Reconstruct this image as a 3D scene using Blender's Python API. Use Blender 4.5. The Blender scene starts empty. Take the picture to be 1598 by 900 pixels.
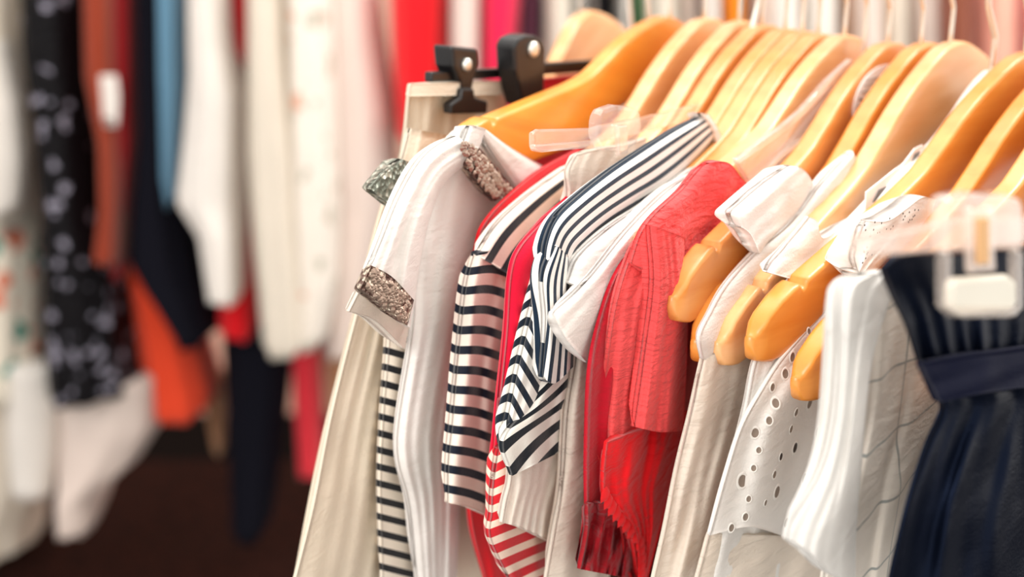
import bpy, bmesh, math, random
import numpy as np
from mathutils import Vector, Matrix, noise

# ------------------------------------------------------------------ camera, world, lights
FPX = 2200.0
HOR = -300.0
PITCH = math.atan((450 - HOR) / FPX)
CAMZ = 1.55
EYE = np.array([0.0, 0.0, CAMZ])
FW = np.array([0, math.cos(PITCH), -math.sin(PITCH)])
UP = np.array([0, math.sin(PITCH), math.cos(PITCH)])
RT = np.array([1.0, 0, 0])
scene = bpy.context.scene
COL = scene.collection
cam_d = bpy.data.cameras.new('camera')
cam = bpy.data.objects.new('camera', cam_d)
COL.objects.link(cam)
cam.location = (0, 0, CAMZ)
cam.rotation_euler = (math.pi / 2 - PITCH, 0, 0)
cam_d.sensor_width = 36
cam_d.lens = 36 * FPX / 1598
cam_d.clip_start = 0.02
cam_d.dof.use_dof = True
cam_d.dof.focus_distance = 0.58
cam_d.dof.aperture_fstop = 4.7
scene.camera = cam

world = bpy.data.worlds.new('world')
scene.world = world
world.use_nodes = True
wn = world.node_tree.nodes
bg = wn['Background']
bg.inputs[0].default_value = (1.0, 0.955, 0.90, 1)
bg.inputs[1].default_value = 0.95

def area(name, loc, target, size, power, color):
    d = bpy.data.lights.new(name, 'AREA')
    d.shape = 'RECTANGLE'; d.size = size[0]; d.size_y = size[1]
    d.energy = power; d.color = color
    o = bpy.data.objects.new(name, d); COL.objects.link(o)
    o.location = loc
    o.rotation_euler = (Vector(target) - Vector(loc)).to_track_quat('-Z', 'Y').to_euler()
    return o
area('shop_window_light', (-1.3, -1.1, 2.6), (0.1, 0.75, 1.3), (1.4, 1.4), 34, (1.0, 0.97, 0.93))
area('ceiling_light', (0.2, 1.3, 3.0), (0.1, 1.2, 1.0), (2.2, 1.2), 17, (1.0, 0.95, 0.88))

area('rear_fill_light', (0.9, 1.25, 2.6), (0.6, 1.9, 1.2), (1.2, 0.5), 26, (1.0, 0.96, 0.9))  # unseen fill lamp, added to brighten the pale clothes on the rear rack

scene.view_settings.view_transform = 'Standard'
scene.view_settings.look = 'None'
scene.view_settings.gamma = 1
scene.view_settings.use_curve_mapping = False
scene.view_settings.exposure = 0.45

# ------------------------------------------------------------------ geometry helpers
def ray(x, y):
    return FW + RT * ((x - 799) / FPX) - UP * ((y - 450) / FPX)

def hit(px, P, n):
    r = ray(px[0], px[1])
    return EYE + r * (float((P - EYE) @ n) / float(r @ n))

def srgb(h):
    h = h.lstrip('#')
    c = [int(h[i:i + 2], 16) / 255 for i in (0, 2, 4)]
    return tuple((v / 12.92 if v <= 0.04045 else ((v + 0.055) / 1.055) ** 2.4) for v in c) + (1.0,)

def mesh_obj(name, verts, faces, mat, parent=None, uv=None, smooth=True, mats=None, fmat=None):
    me = bpy.data.meshes.new(name)
    if parent is not None:
        l = np.array(parent_origin(parent))
        verts = [tuple(np.array(v) - l) for v in verts]
    me.from_pydata([tuple(v) for v in verts], [], faces)
    if uv is not None:
        for lname, arr in uv.items():
            layer = me.uv_layers.new(name=lname)
            idx = np.empty(len(me.loops), dtype=np.int32)
            me.loops.foreach_get('vertex_index', idx)
            layer.data.foreach_set('uv', np.asarray(arr, dtype=np.float32)[idx].ravel())
    for m in (mats or [mat]):
        me.materials.append(m)
    if fmat:
        for p, k in zip(me.polygons, fmat):
            p.material_index = k
    if smooth:
        me.shade_smooth()
    me.validate()
    me.update()
    o = bpy.data.objects.new(name, me)
    COL.objects.link(o)
    if parent is not None:
        o.parent = parent
    return o

def parent_origin(p):
    v = Vector((0, 0, 0))
    while p is not None:
        v += Vector(p.location)
        p = p.parent
    return v

def thing(name, label, cat, loc, group=None):
    o = bpy.data.objects.new(name, None)
    COL.objects.link(o)
    o.empty_display_size = 0.02
    o.location = tuple(float(v) for v in loc)
    o['label'] = label; o['category'] = cat
    if group: o['group'] = group
    return o

def box(verts, faces, c, ax, hs):
    """oriented box: centre, 3 axes, half sizes, with chamfered long edges"""
    c = np.array(c, float); ax = [np.array(a, float) for a in ax]
    b = len(verts)
    for sx in (-1, 1):
        for sy in (-1, 1):
            for sz in (-1, 1):
                verts.append(c + ax[0] * hs[0] * sx + ax[1] * hs[1] * sy + ax[2] * hs[2] * sz)
    for f in ((0, 1, 3, 2), (4, 6, 7, 5), (0, 4, 5, 1), (2, 3, 7, 6), (0, 2, 6, 4), (1, 5, 7, 3)):
        faces.append(tuple(b + i for i in f))

def tube_mesh(pts, rad, seg=10):
    """swept round tube with rounded ends through 3D points"""
    pts = [np.array(p, float) for p in pts]
    verts, faces = [], []
    prev = None
    n = len(pts)
    rads = [rad] * n if not hasattr(rad, '__len__') else rad
    for i, p in enumerate(pts):
        t = pts[min(i + 1, n - 1)] - pts[max(i - 1, 0)]
        t = t / np.linalg.norm(t)
        if prev is None:
            a = np.cross(t, [0, 0, 1])
            if np.linalg.norm(a) < 1e-3: a = np.cross(t, [1, 0, 0])
        else:
            a = prev - t * (prev @ t)
        a = a / np.linalg.norm(a); prev = a
        b = np.cross(t, a)
        for k in range(seg):
            an = 2 * math.pi * k / seg
            verts.append(p + (a * math.cos(an) + b * math.sin(an)) * rads[i])
    for i in range(n - 1):
        for k in range(seg):
            k2 = (k + 1) % seg
            faces.append((i * seg + k, i * seg + k2, (i + 1) * seg + k2, (i + 1) * seg + k))
    faces.append(tuple(range(seg - 1, -1, -1)))
    faces.append(tuple((n - 1) * seg + k for k in range(seg)))
    return verts, faces

def resample(pts, n):
    """Catmull-Rom through pts, n samples uniform in chord length"""
    P = [np.array(p, float) for p in pts]
    if len(P) == 1: return np.array([P[0]] * n)
    if len(P) == 2:
        return np.array([P[0] * (1 - t) + P[1] * t for t in np.linspace(0, 1, n)])
    Q = [2 * P[0] - P[1]] + P + [2 * P[-1] - P[-2]]
    out = []
    for i in range(1, len(Q) - 2):
        p0, p1, p2, p3 = Q[i - 1:i + 3]
        for t in np.linspace(0, 1, 12, endpoint=False):
            out.append(0.5 * ((2 * p1) + (p2 - p0) * t + (2 * p0 - 5 * p1 + 4 * p2 - p3) * t * t + (3 * p1 - p0 - 3 * p2 + p3) * t ** 3))
    out.append(P[-1])
    out = np.array(out)
    d = np.concatenate([[0], np.cumsum(np.linalg.norm(np.diff(out, axis=0), axis=1))])
    tt = np.linspace(0, d[-1], n)
    return np.stack([np.interp(tt, d, out[:, k]) for k in range(out.shape[1])], 1)

def coons(L, R, T, B, nu, nv):
    L = resample(L, nv); R = resample(R, nv)
    T = resample(T if T else [L[0], R[0]], nu)
    B = resample(B if B else [L[-1], R[-1]], nu)
    s = np.linspace(0, 1, nu)[None, :, None]
    t = np.linspace(0, 1, nv)[:, None, None]
    S = (1 - s) * L[:, None] + s * R[:, None] + (1 - t) * T[None] + t * B[None] \
        - ((1 - s) * (1 - t) * T[0] + s * (1 - t) * T[-1] + (1 - s) * t * B[0] + s * t * B[-1])
    return S

class Frame:
    """a hanger's vertical plane: N neck point, a outward (towards the sleeve), n towards the near end of the rail"""
    def __init__(self, N, a):
        self.N = np.array(N, float)
        self.a = np.array(a, float) / np.linalg.norm(a)
        self.n = np.cross([0, 0, 1.0], self.a)
        if self.n @ (EYE - self.N) < 0: self.n = -self.n
    def at(self, px, off=0.0):
        return hit(px, self.N + self.n * off, self.n)

def cloth_patch(name, fr, L, R, T=None, B=None, off=0.008, th=0.004, puff=0.004, folds=(), crumple=0.0012,
                mat=None, parent=None, nu=36, nv=60, edge=0.0015, seed=0, cscale=28, lean=(0, 0), wave=None):
    """a closed double-walled piece of cloth hanging in a hanger's plane. folds: (amplitude, count, phase, skew, grow)
    lean: how far off the plane top and bottom stand"""
    S = coons(L, R, T, B, nu, nv)
    front = np.zeros((nv, nu, 3)); back = np.zeros((nv, nu, 3))
    uvp = np.zeros((nv, nu, 2)); uvm = np.zeros((nv, nu, 2))
    for j in range(nv):
        t = j / (nv - 1)
        for i in range(nu):
            s = i / (nu - 1)
            e = math.sin(math.pi / 2 * min(1.0, 3.4 * min(s, 1 - s) + .04))
            et = min(1.0, 7.0 * min(t, 1 - t) + 0.25) ** 0.6
            d = off + lean[0] * (1 - t) + lean[1] * t + puff * e
            for (A, fcount, ph, skew, grow) in folds:
                wob = 0.22 * noise.noise(Vector((s * 2.1 + seed, t * 1.7, fcount * .37))) * 2
                w = math.sin(2 * math.pi * (fcount * s + ph + skew * t + wob))
                amp = 0.55 + 0.6 * noise.noise(Vector((s * 1.5, t * 2.2 + seed * 3.3, fcount)))
                d += 0.55 * A * w * amp * (1 - grow + grow * min(1, t * 1.3))
            px = S[j, i]
            X = fr.at(px, d)
            if crumple:
                nz = noise.noise(Vector((X[0] * cscale, X[1] * cscale, X[2] * cscale * 0.55 + seed * 7.1)))
                nz += 0.5 * noise.noise(Vector((X[0] * cscale * 2.3 + 5, X[1] * cscale * 2.3, X[2] * cscale * 1.5 + seed)))
                X = fr.at(px, d + crumple * 2 * nz)
            front[j, i] = X
            k = edge + 2 * th * e * et
            back[j, i] = X - fr.n * k
            uvp[j, i] = (s, t)
            uvm[j, i] = ((X - fr.N) @ fr.a, X[2] - fr.N[2])
    verts = [v for v in front.reshape(-1, 3)] + [v for v in back.reshape(-1, 3)]
    uva = np.concatenate([uvp.reshape(-1, 2)] * 2); uvb = np.concatenate([uvm.reshape(-1, 2)] * 2)
    M = nu * nv
    faces = []
    for j in range(nv - 1):
        for i in range(nu - 1):
            q = (j * nu + i, j * nu + i + 1, (j + 1) * nu + i + 1, (j + 1) * nu + i)
            faces.append(q); faces.append(tuple(M + k for k in reversed(q)))
    def rim(idx):
        for a, b in zip(idx[:-1], idx[1:]):
            faces.append((a, M + a, M + b, b))
    rim([i for i in range(nu)][::-1]); rim([(nv - 1) * nu + i for i in range(nu)])
    rim([j * nu for j in range(nv)]); rim([j * nu + nu - 1 for j in range(nv)][::-1])
    o = mesh_obj(name, verts, faces, mat, parent, uv={'patch': uva, 'metric': uvb})
    return o

# ------------------------------------------------------------------ materials
MATS = {}
def new_mat(name):
    m = bpy.data.materials.new(name); m.use_nodes = True
    nt = m.node_tree
    return m, nt, nt.nodes['Principled BSDF'], nt.nodes['Material Output']

def N(nt, kind, **kw):
    n = nt.nodes.new(kind)
    for k, v in kw.items(): setattr(n, k, v)
    return n

def cloth(name, color, rough=0.85, spec=0.25, tint=None, cdist=0.004, weave=900, bump=0.25, crinkle=0.0, trans=0.25, sheen=0.2, vary=0.06, color2=None,
          stripe=None, crinkle_scale=60):
    """stripe: (uvlayer, a, b, phase, duty) -> color where frac(a*u+b*v+phase) > duty else color2"""
    if name in MATS: return MATS[name]
    m, nt, p, out = new_mat(name)
    L = nt.links
    uvm = N(nt, 'ShaderNodeUVMap', uv_map='metric')
    nz = N(nt, 'ShaderNodeTexNoise'); nz.inputs['Scale'].default_value = 22; nz.inputs['Detail'].default_value = 3
    L.new(uvm.outputs[0], nz.inputs['Vector'])
    base = N(nt, 'ShaderNodeMix', data_type='RGBA')
    c = srgb(color)
    base.inputs[6].default_value = tuple(v * (1 - vary) for v in c[:3]) + (1,)
    base.inputs[7].default_value = tuple(min(1, v * (1 + vary)) for v in c[:3]) + (1,)
    L.new(nz.outputs[0], base.inputs[0])
    colout = base.outputs[2]
    if stripe:
        layer, a, b, ph, duty = stripe
        uvs = N(nt, 'ShaderNodeUVMap', uv_map=layer)
        sep = N(nt, 'ShaderNodeSeparateXYZ'); L.new(uvs.outputs[0], sep.inputs[0])
        m1 = N(nt, 'ShaderNodeMath', operation='MULTIPLY'); m1.inputs[1].default_value = a; L.new(sep.outputs[0], m1.inputs[0])
        m2 = N(nt, 'ShaderNodeMath', operation='MULTIPLY_ADD'); m2.inputs[1].default_value = b; L.new(sep.outputs[1], m2.inputs[0]); L.new(m1.outputs[0], m2.inputs[2])
        m3 = N(nt, 'ShaderNodeMath', operation='ADD'); m3.inputs[1].default_value = ph + 50; L.new(m2.outputs[0], m3.inputs[0])
        fr = N(nt, 'ShaderNodeMath', operation='FRACT'); L.new(m3.outputs[0], fr.inputs[0])
        gt = N(nt, 'ShaderNodeMath', operation='LESS_THAN'); gt.inputs[1].default_value = duty; L.new(fr.outputs[0], gt.inputs[0])
        mx = N(nt, 'ShaderNodeMix', data_type='RGBA')
        L.new(gt.outputs[0], mx.inputs[0]); L.new(colout, mx.inputs[6]); mx.inputs[7].default_value = srgb(color2)
        colout = mx.outputs[2]
    L.new(colout, p.inputs['Base Color'])
    p.inputs['Roughness'].default_value = rough
    p.inputs['Sheen Weight'].default_value = sheen
    p.inputs['Specular IOR Level'].default_value = spec
    if tint: p.inputs['Specular Tint'].default_value = tint
    wv = N(nt, 'ShaderNodeTexNoise'); wv.inputs['Scale'].default_value = weave; wv.inputs['Detail'].default_value = 1
    L.new(uvm.outputs[0], wv.inputs['Vector'])
    bp = N(nt, 'ShaderNodeBump'); bp.inputs['Strength'].default_value = bump; bp.inputs['Distance'].default_value = 0.0006
    L.new(wv.outputs[0], bp.inputs['Height'])
    last = bp
    if crinkle:
        mp = N(nt, 'ShaderNodeMapping'); mp.inputs['Rotation'].default_value = (0, 0, 0.5); mp.inputs['Scale'].default_value = (1, 3.2, 1)
        L.new(uvm.outputs[0], mp.inputs[0])
        cr = N(nt, 'ShaderNodeTexNoise'); cr.inputs['Scale'].default_value = crinkle_scale; cr.inputs['Detail'].default_value = 4
        cr.inputs['Distortion'].default_value = 0.6
        L.new(mp.outputs[0], cr.inputs['Vector'])
        b2 = N(nt, 'ShaderNodeBump'); b2.inputs['Strength'].default_value = crinkle; b2.inputs['Distance'].default_value = cdist
        L.new(cr.outputs[0], b2.inputs['Height']); L.new(bp.outputs[0], b2.inputs['Normal'])
        last = b2
    L.new(last.outputs[0], p.inputs['Normal'])
    if trans > 0:
        tr = N(nt, 'ShaderNodeBsdfTranslucent'); L.new(colout, tr.inputs[0]); L.new(last.outputs[0], tr.inputs['Normal'])
        mix = N(nt, 'ShaderNodeMixShader'); mix.inputs[0].default_value = trans
        L.new(p.outputs[0], mix.inputs[1]); L.new(tr.outputs[0], mix.inputs[2]); L.new(mix.outputs[0], out.inputs[0])
    MATS[name] = m
    return m

def grid_cloth(name, color, line, sx, sy, w):
    if name in MATS: return MATS[name]
    m = cloth(name, color, crinkle=0.3)
    nt = m.node_tree; L = nt.links
    uvs = N(nt, 'ShaderNodeUVMap', uv_map='metric')
    mp = N(nt, 'ShaderNodeMapping'); mp.inputs['Rotation'].default_value = (0, 0, 0.04); L.new(uvs.outputs[0], mp.inputs[0])
    sep = N(nt, 'ShaderNodeSeparateXYZ'); L.new(mp.outputs[0], sep.inputs[0])
    outs = []
    for k, sc, wd in ((0, sx, w), (1, sy, w * 1.2)):
        a = N(nt, 'ShaderNodeMath', operation='MULTIPLY_ADD'); a.inputs[1].default_value = sc; a.inputs[2].default_value = 50.45
        L.new(sep.outputs[k], a.inputs[0])
        f = N(nt, 'ShaderNodeMath', operation='FRACT'); L.new(a.outputs[0], f.inputs[0])
        g = N(nt, 'ShaderNodeMath', operation='LESS_THAN'); g.inputs[1].default_value = wd * sc; L.new(f.outputs[0], g.inputs[0])
        outs.append(g)
    mxm = N(nt, 'ShaderNodeMath', operation='MAXIMUM'); L.new(outs[0].outputs[0], mxm.inputs[0]); L.new(outs[1].outputs[0], mxm.inputs[1])
    p = nt.nodes['Principled BSDF']
    src = p.inputs['Base Color'].links[0].from_socket
    mx = N(nt, 'ShaderNodeMix', data_type='RGBA'); L.new(mxm.outputs[0], mx.inputs[0]); L.new(src, mx.inputs[6]); mx.inputs[7].default_value = srgb(line)
    L.new(mx.outputs[2], p.inputs['Base Color'])
    return m

def floral(name, base, cols, scale):
    """printed cloth with scattered blobs"""
    if name in MATS: return MATS[name]
    m = cloth(name, base, trans=0.1)
    nt = m.node_tree; L = nt.links
    p = nt.nodes['Principled BSDF']
    src = p.inputs['Base Color'].links[0].from_socket
    for k, (c, thr) in enumerate(cols):
        tc = N(nt, 'ShaderNodeTexCoord')
        mp = N(nt, 'ShaderNodeMapping'); mp.inputs['Location'].default_value = (k * 3.3, k * 1.7, k)
        L.new(tc.outputs['Object'], mp.inputs[0])
        nz = N(nt, 'ShaderNodeTexNoise'); nz.inputs['Scale'].default_value = scale; nz.inputs['Detail'].default_value = 1
        L.new(mp.outputs[0], nz.inputs['Vector'])
        g = N(nt, 'ShaderNodeMath', operation='GREATER_THAN'); g.inputs[1].default_value = thr; L.new(nz.outputs[0], g.inputs[0])
        mx = N(nt, 'ShaderNodeMix', data_type='RGBA'); L.new(g.outputs[0], mx.inputs[0]); L.new(src, mx.inputs[6]); mx.inputs[7].default_value = srgb(c)
        src = mx.outputs[2]
    L.new(src, p.inputs['Base Color'])
    return m

def plain(name, color, rough=0.5, metal=0.0, coat=0.0, spec=0.5, bump=0):
    if name in MATS: return MATS[name]
    m, nt, p, out = new_mat(name)
    p.inputs['Base Color'].default_value = srgb(color)
    p.inputs['Roughness'].default_value = rough
    p.inputs['Metallic'].default_value = metal
    p.inputs['Coat Weight'].default_value = coat
    p.inputs['Specular IOR Level'].default_value = spec
    if bump:
        tc = N(nt, 'ShaderNodeTexCoord'); nz = N(nt, 'ShaderNodeTexNoise'); nz.inputs['Scale'].default_value = bump
        nt.links.new(tc.outputs['Object'], nz.inputs['Vector'])
        b = N(nt, 'ShaderNodeBump'); b.inputs['Strength'].default_value = 0.3; nt.links.new(nz.outputs[0], b.inputs['Height'])
        nt.links.new(b.outputs[0], p.inputs['Normal'])
    MATS[name] = m
    return m

def wood(name, light, dark):
    if name in MATS: return MATS[name]
    m, nt, p, out = new_mat(name)
    L = nt.links
    tc = N(nt, 'ShaderNodeTexCoord')
    mp = N(nt, 'ShaderNodeMapping'); mp.inputs['Scale'].default_value = (9, 60, 90)
    L.new(tc.outputs['Object'], mp.inputs[0])
    nz = N(nt, 'ShaderNodeTexNoise'); nz.inputs['Scale'].default_value = 1.0; nz.inputs['Detail'].default_value = 5; nz.inputs['Distortion'].default_value = 0.8
    L.new(mp.outputs[0], nz.inputs['Vector'])
    rp = N(nt, 'ShaderNodeValToRGB')
    rp.color_ramp.elements[0].position = 0.3; rp.color_ramp.elements[0].color = srgb(dark)
    rp.color_ramp.elements[1].position = 0.7; rp.color_ramp.elements[1].color = srgb(light)
    L.new(nz.outputs[0], rp.inputs[0]); L.new(rp.outputs[0], p.inputs['Base Color'])
    p.inputs['Roughness'].default_value = 0.38
    p.inputs['Coat Weight'].default_value = 0.45
    p.inputs['Coat Roughness'].default_value = 0.22
    MATS[name] = m
    return m

def clear_plastic(name, tint, body=0.2):
    if name in MATS: return MATS[name]
    m, nt, p, out = new_mat(name)
    L = nt.links
    p.inputs['Base Color'].default_value = srgb(tint); p.inputs['Roughness'].default_value = 0.25
    tr = N(nt, 'ShaderNodeBsdfTransparent'); tr.inputs[0].default_value = (1, 0.985, 0.97, 1)
    gl = N(nt, 'ShaderNodeBsdfGlossy'); gl.inputs['Roughness'].default_value = 0.08
    m1 = N(nt, 'ShaderNodeMixShader'); m1.inputs[0].default_value = body
    L.new(tr.outputs[0], m1.inputs[1]); L.new(p.outputs[0], m1.inputs[2])
    fz = N(nt, 'ShaderNodeFresnel'); fz.inputs[0].default_value = 1.49
    tl = N(nt, 'ShaderNodeBsdfTranslucent'); tl.inputs[0].default_value = srgb(tint)
    m3 = N(nt, 'ShaderNodeMixShader'); m3.inputs[0].default_value = body * .6
    L.new(m1.outputs[0], m3.inputs[1]); L.new(tl.outputs[0], m3.inputs[2]); m1 = m3
    m2 = N(nt, 'ShaderNodeMixShader')
    ge = N(nt, 'ShaderNodeNewGeometry'); sb = N(nt, 'ShaderNodeMath', operation='SUBTRACT'); sb.inputs[0].default_value = 1.0; L.new(ge.outputs['Backfacing'], sb.inputs[1])
    ad = N(nt, 'ShaderNodeMath', operation='MULTIPLY_ADD'); ad.inputs[1].default_value = 1.6; ad.inputs[2].default_value = .03; L.new(fz.outputs[0], ad.inputs[0])
    mu = N(nt, 'ShaderNodeMath', operation='MULTIPLY', use_clamp=True); L.new(ad.outputs[0], mu.inputs[0]); L.new(sb.outputs[0], mu.inputs[1])
    L.new(mu.outputs[0], m2.inputs[0]); L.new(m1.outputs[0], m2.inputs[1]); L.new(gl.outputs[0], m2.inputs[2])
    L.new(m2.outputs[0], out.inputs[0])
    MATS[name] = m
    return m

def sequin_mat(name, base, spark, scale, thr=0.5, obj=False):
    if name in MATS: return MATS[name]
    m, nt, p, out = new_mat(name)
    L = nt.links
    tc = N(nt, 'ShaderNodeTexCoord')
    vo = N(nt, 'ShaderNodeTexVoronoi'); vo.inputs['Scale'].default_value = scale
    L.new(tc.outputs['Object'], vo.inputs['Vector'])
    sep = N(nt, 'ShaderNodeSeparateColor'); L.new(vo.outputs['Color'], sep.inputs[0])
    g = N(nt, 'ShaderNodeMath', operation='GREATER_THAN'); g.inputs[1].default_value = thr; L.new(sep.outputs[0], g.inputs[0])
    mx = N(nt, 'ShaderNodeMix', data_type='RGBA'); L.new(g.outputs[0], mx.inputs[0])
    mx.inputs[6].default_value = srgb(base); mx.inputs[7].default_value = srgb(spark)
    L.new(mx.outputs[2], p.inputs['Base Color'])
    p.inputs['Metallic'].default_value = 0.35; p.inputs['Roughness'].default_value = 0.35
    b = N(nt, 'ShaderNodeBump'); b.inputs['Strength'].default_value = 0.8; b.inputs['Distance'].default_value = 0.003
    L.new(vo.outputs['Distance'], b.inputs['Height']); L.new(b.outputs[0], p.inputs['Normal'])
    MATS[name] = m
    return m

WOOD_PALE = wood('honey_wood_pale', '#f0bc86', '#e09e5e')
WOOD = wood('honey_wood', '#e8a35c', '#d7863c')
WOOD_ORANGE = wood('orange_wood', '#ee9c34', '#df8420')
WOOD_DEEP = wood('honey_wood_deep', '#ea9d48', '#d8832e')
STEEL = plain('hook_steel', '#e6e4da', 0.38, 0.75)
BLACK = plain('black_plastic', '#141315', 0.35)
CLEAR = clear_plastic('clear_plastic', '#fff4ec', 0.12)
CLEARM = clear_plastic('clear_plastic_milky', '#fff0e6', 0.26)
WHITE = cloth('white_cotton', '#f3efea', crinkle=0.25, trans=0.3)
WHITE_W = cloth('warm_white_cotton', '#f0e6da', crinkle=0.25, trans=0.3)
CREAM = cloth('cream_linen', '#ecdfcb', crinkle=0.2, weave=500, bump=0.4)
RED = cloth('red_jersey', '#e0101f', trans=0.2, vary=0.08)
NAVY = '#0d1626'

# ------------------------------------------------------------------ room shell
def slab(name, x0, x1, y0, y1, z0, z1, mat):
    v, f = [], []
    box(v, f, ((x0 + x1) / 2, (y0 + y1) / 2, (z0 + z1) / 2), np.eye(3), ((x1 - x0) / 2, (y1 - y0) / 2, (z1 - z0) / 2))
    o = mesh_obj(name, v, f, mat, smooth=False)
    o['kind'] = 'structure'
    return o
FLOORM = plain('dark_floor', '#0b0706', 0.9, spec=0.08, bump=40)
WALLM = plain('rosy_wall', '#d9a793', 0.85, bump=30)
slab('floor', -3.0, 3.5, -0.6, 3.5, -0.1, 0.0, FLOORM)
slab('wall_back', -3.0, 3.5, 3.5, 3.6, 0.0, 2.6, WALLM)

# ------------------------------------------------------------------ the front rail
RP = np.array([0.091, 0.822, 0.0]); RD = np.array([0.163, -0.122, 0.0]); RD /= np.linalg.norm(RD)
RN = np.array([RD[1], -RD[0], 0.0])
RAILZ = CAMZ - 0.052
rail = thing('clothes_rail', 'polished steel rail carrying the wooden hangers', 'rail', tuple(RP + np.array([0, 0, RAILZ])))
v, f = tube_mesh([RP + RD * t + np.array([0, 0, RAILZ]) for t in np.linspace(-1.32, 0.80, 24)], 0.0115, 20)
mesh_obj('rail_tube', v, f, plain('rail_chrome', '#cfcfd2', 0.15, 1.0), rail)
for t in (-1.3, 0.78):
    b0 = RP + RD * t
    v, f = tube_mesh([b0 + np.array([0, 0, z]) for z in np.linspace(0.02, RAILZ, 8)], 0.014, 16)
    mesh_obj('upright', v, f, plain('rail_chrome', '#cfcfd2', 0.15, 1.0), rail)
    v, f = [], []
    box(v, f, b0 + np.array([0, 0, 0.012]), (RN, RD, np.array([0, 0, 1.0])), (0.24, 0.02, 0.012))
    mesh_obj('foot', v, f, plain('rail_chrome', '#cfcfd2', 0.15, 1.0), rail, smooth=False)

# ------------------------------------------------------------------ wooden hanger (local: x outward, y normal, z up; neck crest at origin)
TOP = [(0, 0), (.014, -.001), (.029, -.0065), (.042, -.012), (.056, -.019), (.068, -.026), (.08, -.0345), (.097, -.0455), (.115, -.0525),
       (.14, -.0605), (.166, -.0690), (.183, -.0745), (.1895, -.0768), (.1905, -.0790), (.1925, -.0802), (.1945, -.0790), (.1955, -.0775), (.199, -.0785), (.207, -.0820), (.216, -.0875), (.222, -.095)]
TIPL = np.array([0.2225, 0.0, -0.103])
SU = [.183, .199, .207, .216, .222, .2235]; SV = [-.0745, -.0785, -.0820, -.0875, -.095, -.0965]
def hanger_mesh():
    us = [p[0] for p in TOP]; vs = [p[1] for p in TOP]
    U = list(np.linspace(0, .18, 31)) + [.184, .1875, .1893, .1897, .1905, .1915, .1925, .1935, .1945, .1953, .1958, .199, .203, .207, .211, .215, .218, .2205, .222, .2235]
    sec = []
    for u in U:
        zt = float(np.interp(u, us, vs))
        h = float(np.interp(u, [0, .04, .1, .17, .2, .212, .2235], [.043, .040, .034, .030, .027, .020, .004]))
        w = float(np.interp(u, [0, .03, .1, .2, .218, .2235], [.0047, .0047, .0049, .0052, .0045, .0018]))
        bot = zt - h
        if u > .18: bot = float(np.interp(u, [.18, .199, .212, .2205, .2235], [-.1035, -.1075, -.1085, -.1060, -.1000]))
        bow = 0.0 * (u / .2235) ** 2
        sec.append((u, zt, bot, w, bow))
    full = [(-s[0],) + s[1:] for s in reversed(sec[1:])] + sec
    K = 24
    verts, faces = [], []
    for (u, zt, zb, w, bow) in full:
        zt0 = float(np.interp(abs(u), SU, SV)) if abs(u) > .184 else zt
        hz = (zt0 - zb) / 2; cz = (zt0 + zb) / 2
        r = min(0.0019, w * .8, hz * .8)
        ring = []
        for q, (sx, sz) in enumerate(((1, 1), (-1, 1), (-1, -1), (1, -1))):
            for an in (0, 30, 60, 90):
                a_ = math.radians(an + 90 * q)
                ring.append((sx * (w - r) + r * math.cos(a_), sz * (hz - r) + r * math.sin(a_)))
            # support points on the flat that follows
            if q % 2 == 0: ring += [(sx * (w - r) * .75, sz * hz), (-sx * (w - r) * .75, sz * hz)]
            else: ring += [(sx * w, sz * (hz - r) * .6), (sx * w, -sz * (hz - r) * .6)]
        for (y, z) in ring:
            if z > hz - r - 1e-6: z += zt - zt0
            verts.append((u, y + bow, cz + z))
    for i in range(len(full) - 1):
        for k in range(K):
            k2 = (k + 1) % K
            faces.append((i * K + k, i * K + k2, (i + 1) * K + k2, (i + 1) * K + k))
    faces.append(tuple(range(K - 1, -1, -1))); faces.append(tuple((len(full) - 1) * K + k for k in range(K)))
    return verts, faces

def hook_pts(rise):
    """hook wire in hanger coordinates; rise = height of the rail's top above the neck"""
    R = 0.0152
    cz = rise + 0.0012 - R
    pts = [(0, 0, -.012), (0, 0, 0.006), (0, 0, .0165), (.0006, 0, .0185), (.0115, 0, .033), (.0138, 0, .040)]
    for an in np.linspace(-18, 205, 16):
        a = math.radians(an)
        pts.append((R * math.cos(a), 0, cz + R * math.sin(a)))
    return pts

hv, hf = hanger_mesh()
HME = {}
for key, m in (('p', WOOD_PALE), ('m', WOOD), ('d', WOOD_DEEP), ('o', WOOD_ORANGE)):
    me = bpy.data.meshes.new('hanger_body'); me.from_pydata(hv, [], hf); me.materials.append(m); me.shade_smooth(); me.update()
    HME[key] = me
def solve(neck, tip):
    r = ray(*neck)
    n = np.array([RN[0], RN[1], 0])
    t = float((RP - EYE)[:2] @ n[:2]) / float(r[:2] @ n[:2])
    Nk = EYE + r * t
    def proj(X):
        d = X - EYE; z = d @ FW
        return np.array([799 + FPX * (d @ RT) / z, 450 - FPX * (d @ UP) / z])
    def pos(y, ti):
        a = np.array([-math.cos(y), -math.sin(y), 0])
        u = TIPL[0] * math.cos(ti) + TIPL[2] * math.sin(ti)
        w = -TIPL[0] * math.sin(ti) + TIPL[2] * math.cos(ti)
        return Nk + a * u + np.array([0, 0, w])
    x = np.array([math.radians(52), 0.0])
    for _ in range(60):
        e = proj(pos(*x)) - np.array(tip)
        J = np.stack([(proj(pos(*(x + d))) - proj(pos(*x))) / 1e-4 for d in (np.array([1e-4, 0]), np.array([0, 1e-4]))], 1)
        st = np.linalg.lstsq(J, -e, rcond=0.02)[0]
        x = x + np.clip(st, -.1, .1)
        x[0] = min(max(x[0], math.radians(15)), math.radians(80)); x[1] = min(max(x[1], -.35), .35)
    return Nk, x[0], x[1], float(np.linalg.norm(proj(pos(*x)) - np.array(tip)))

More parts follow.
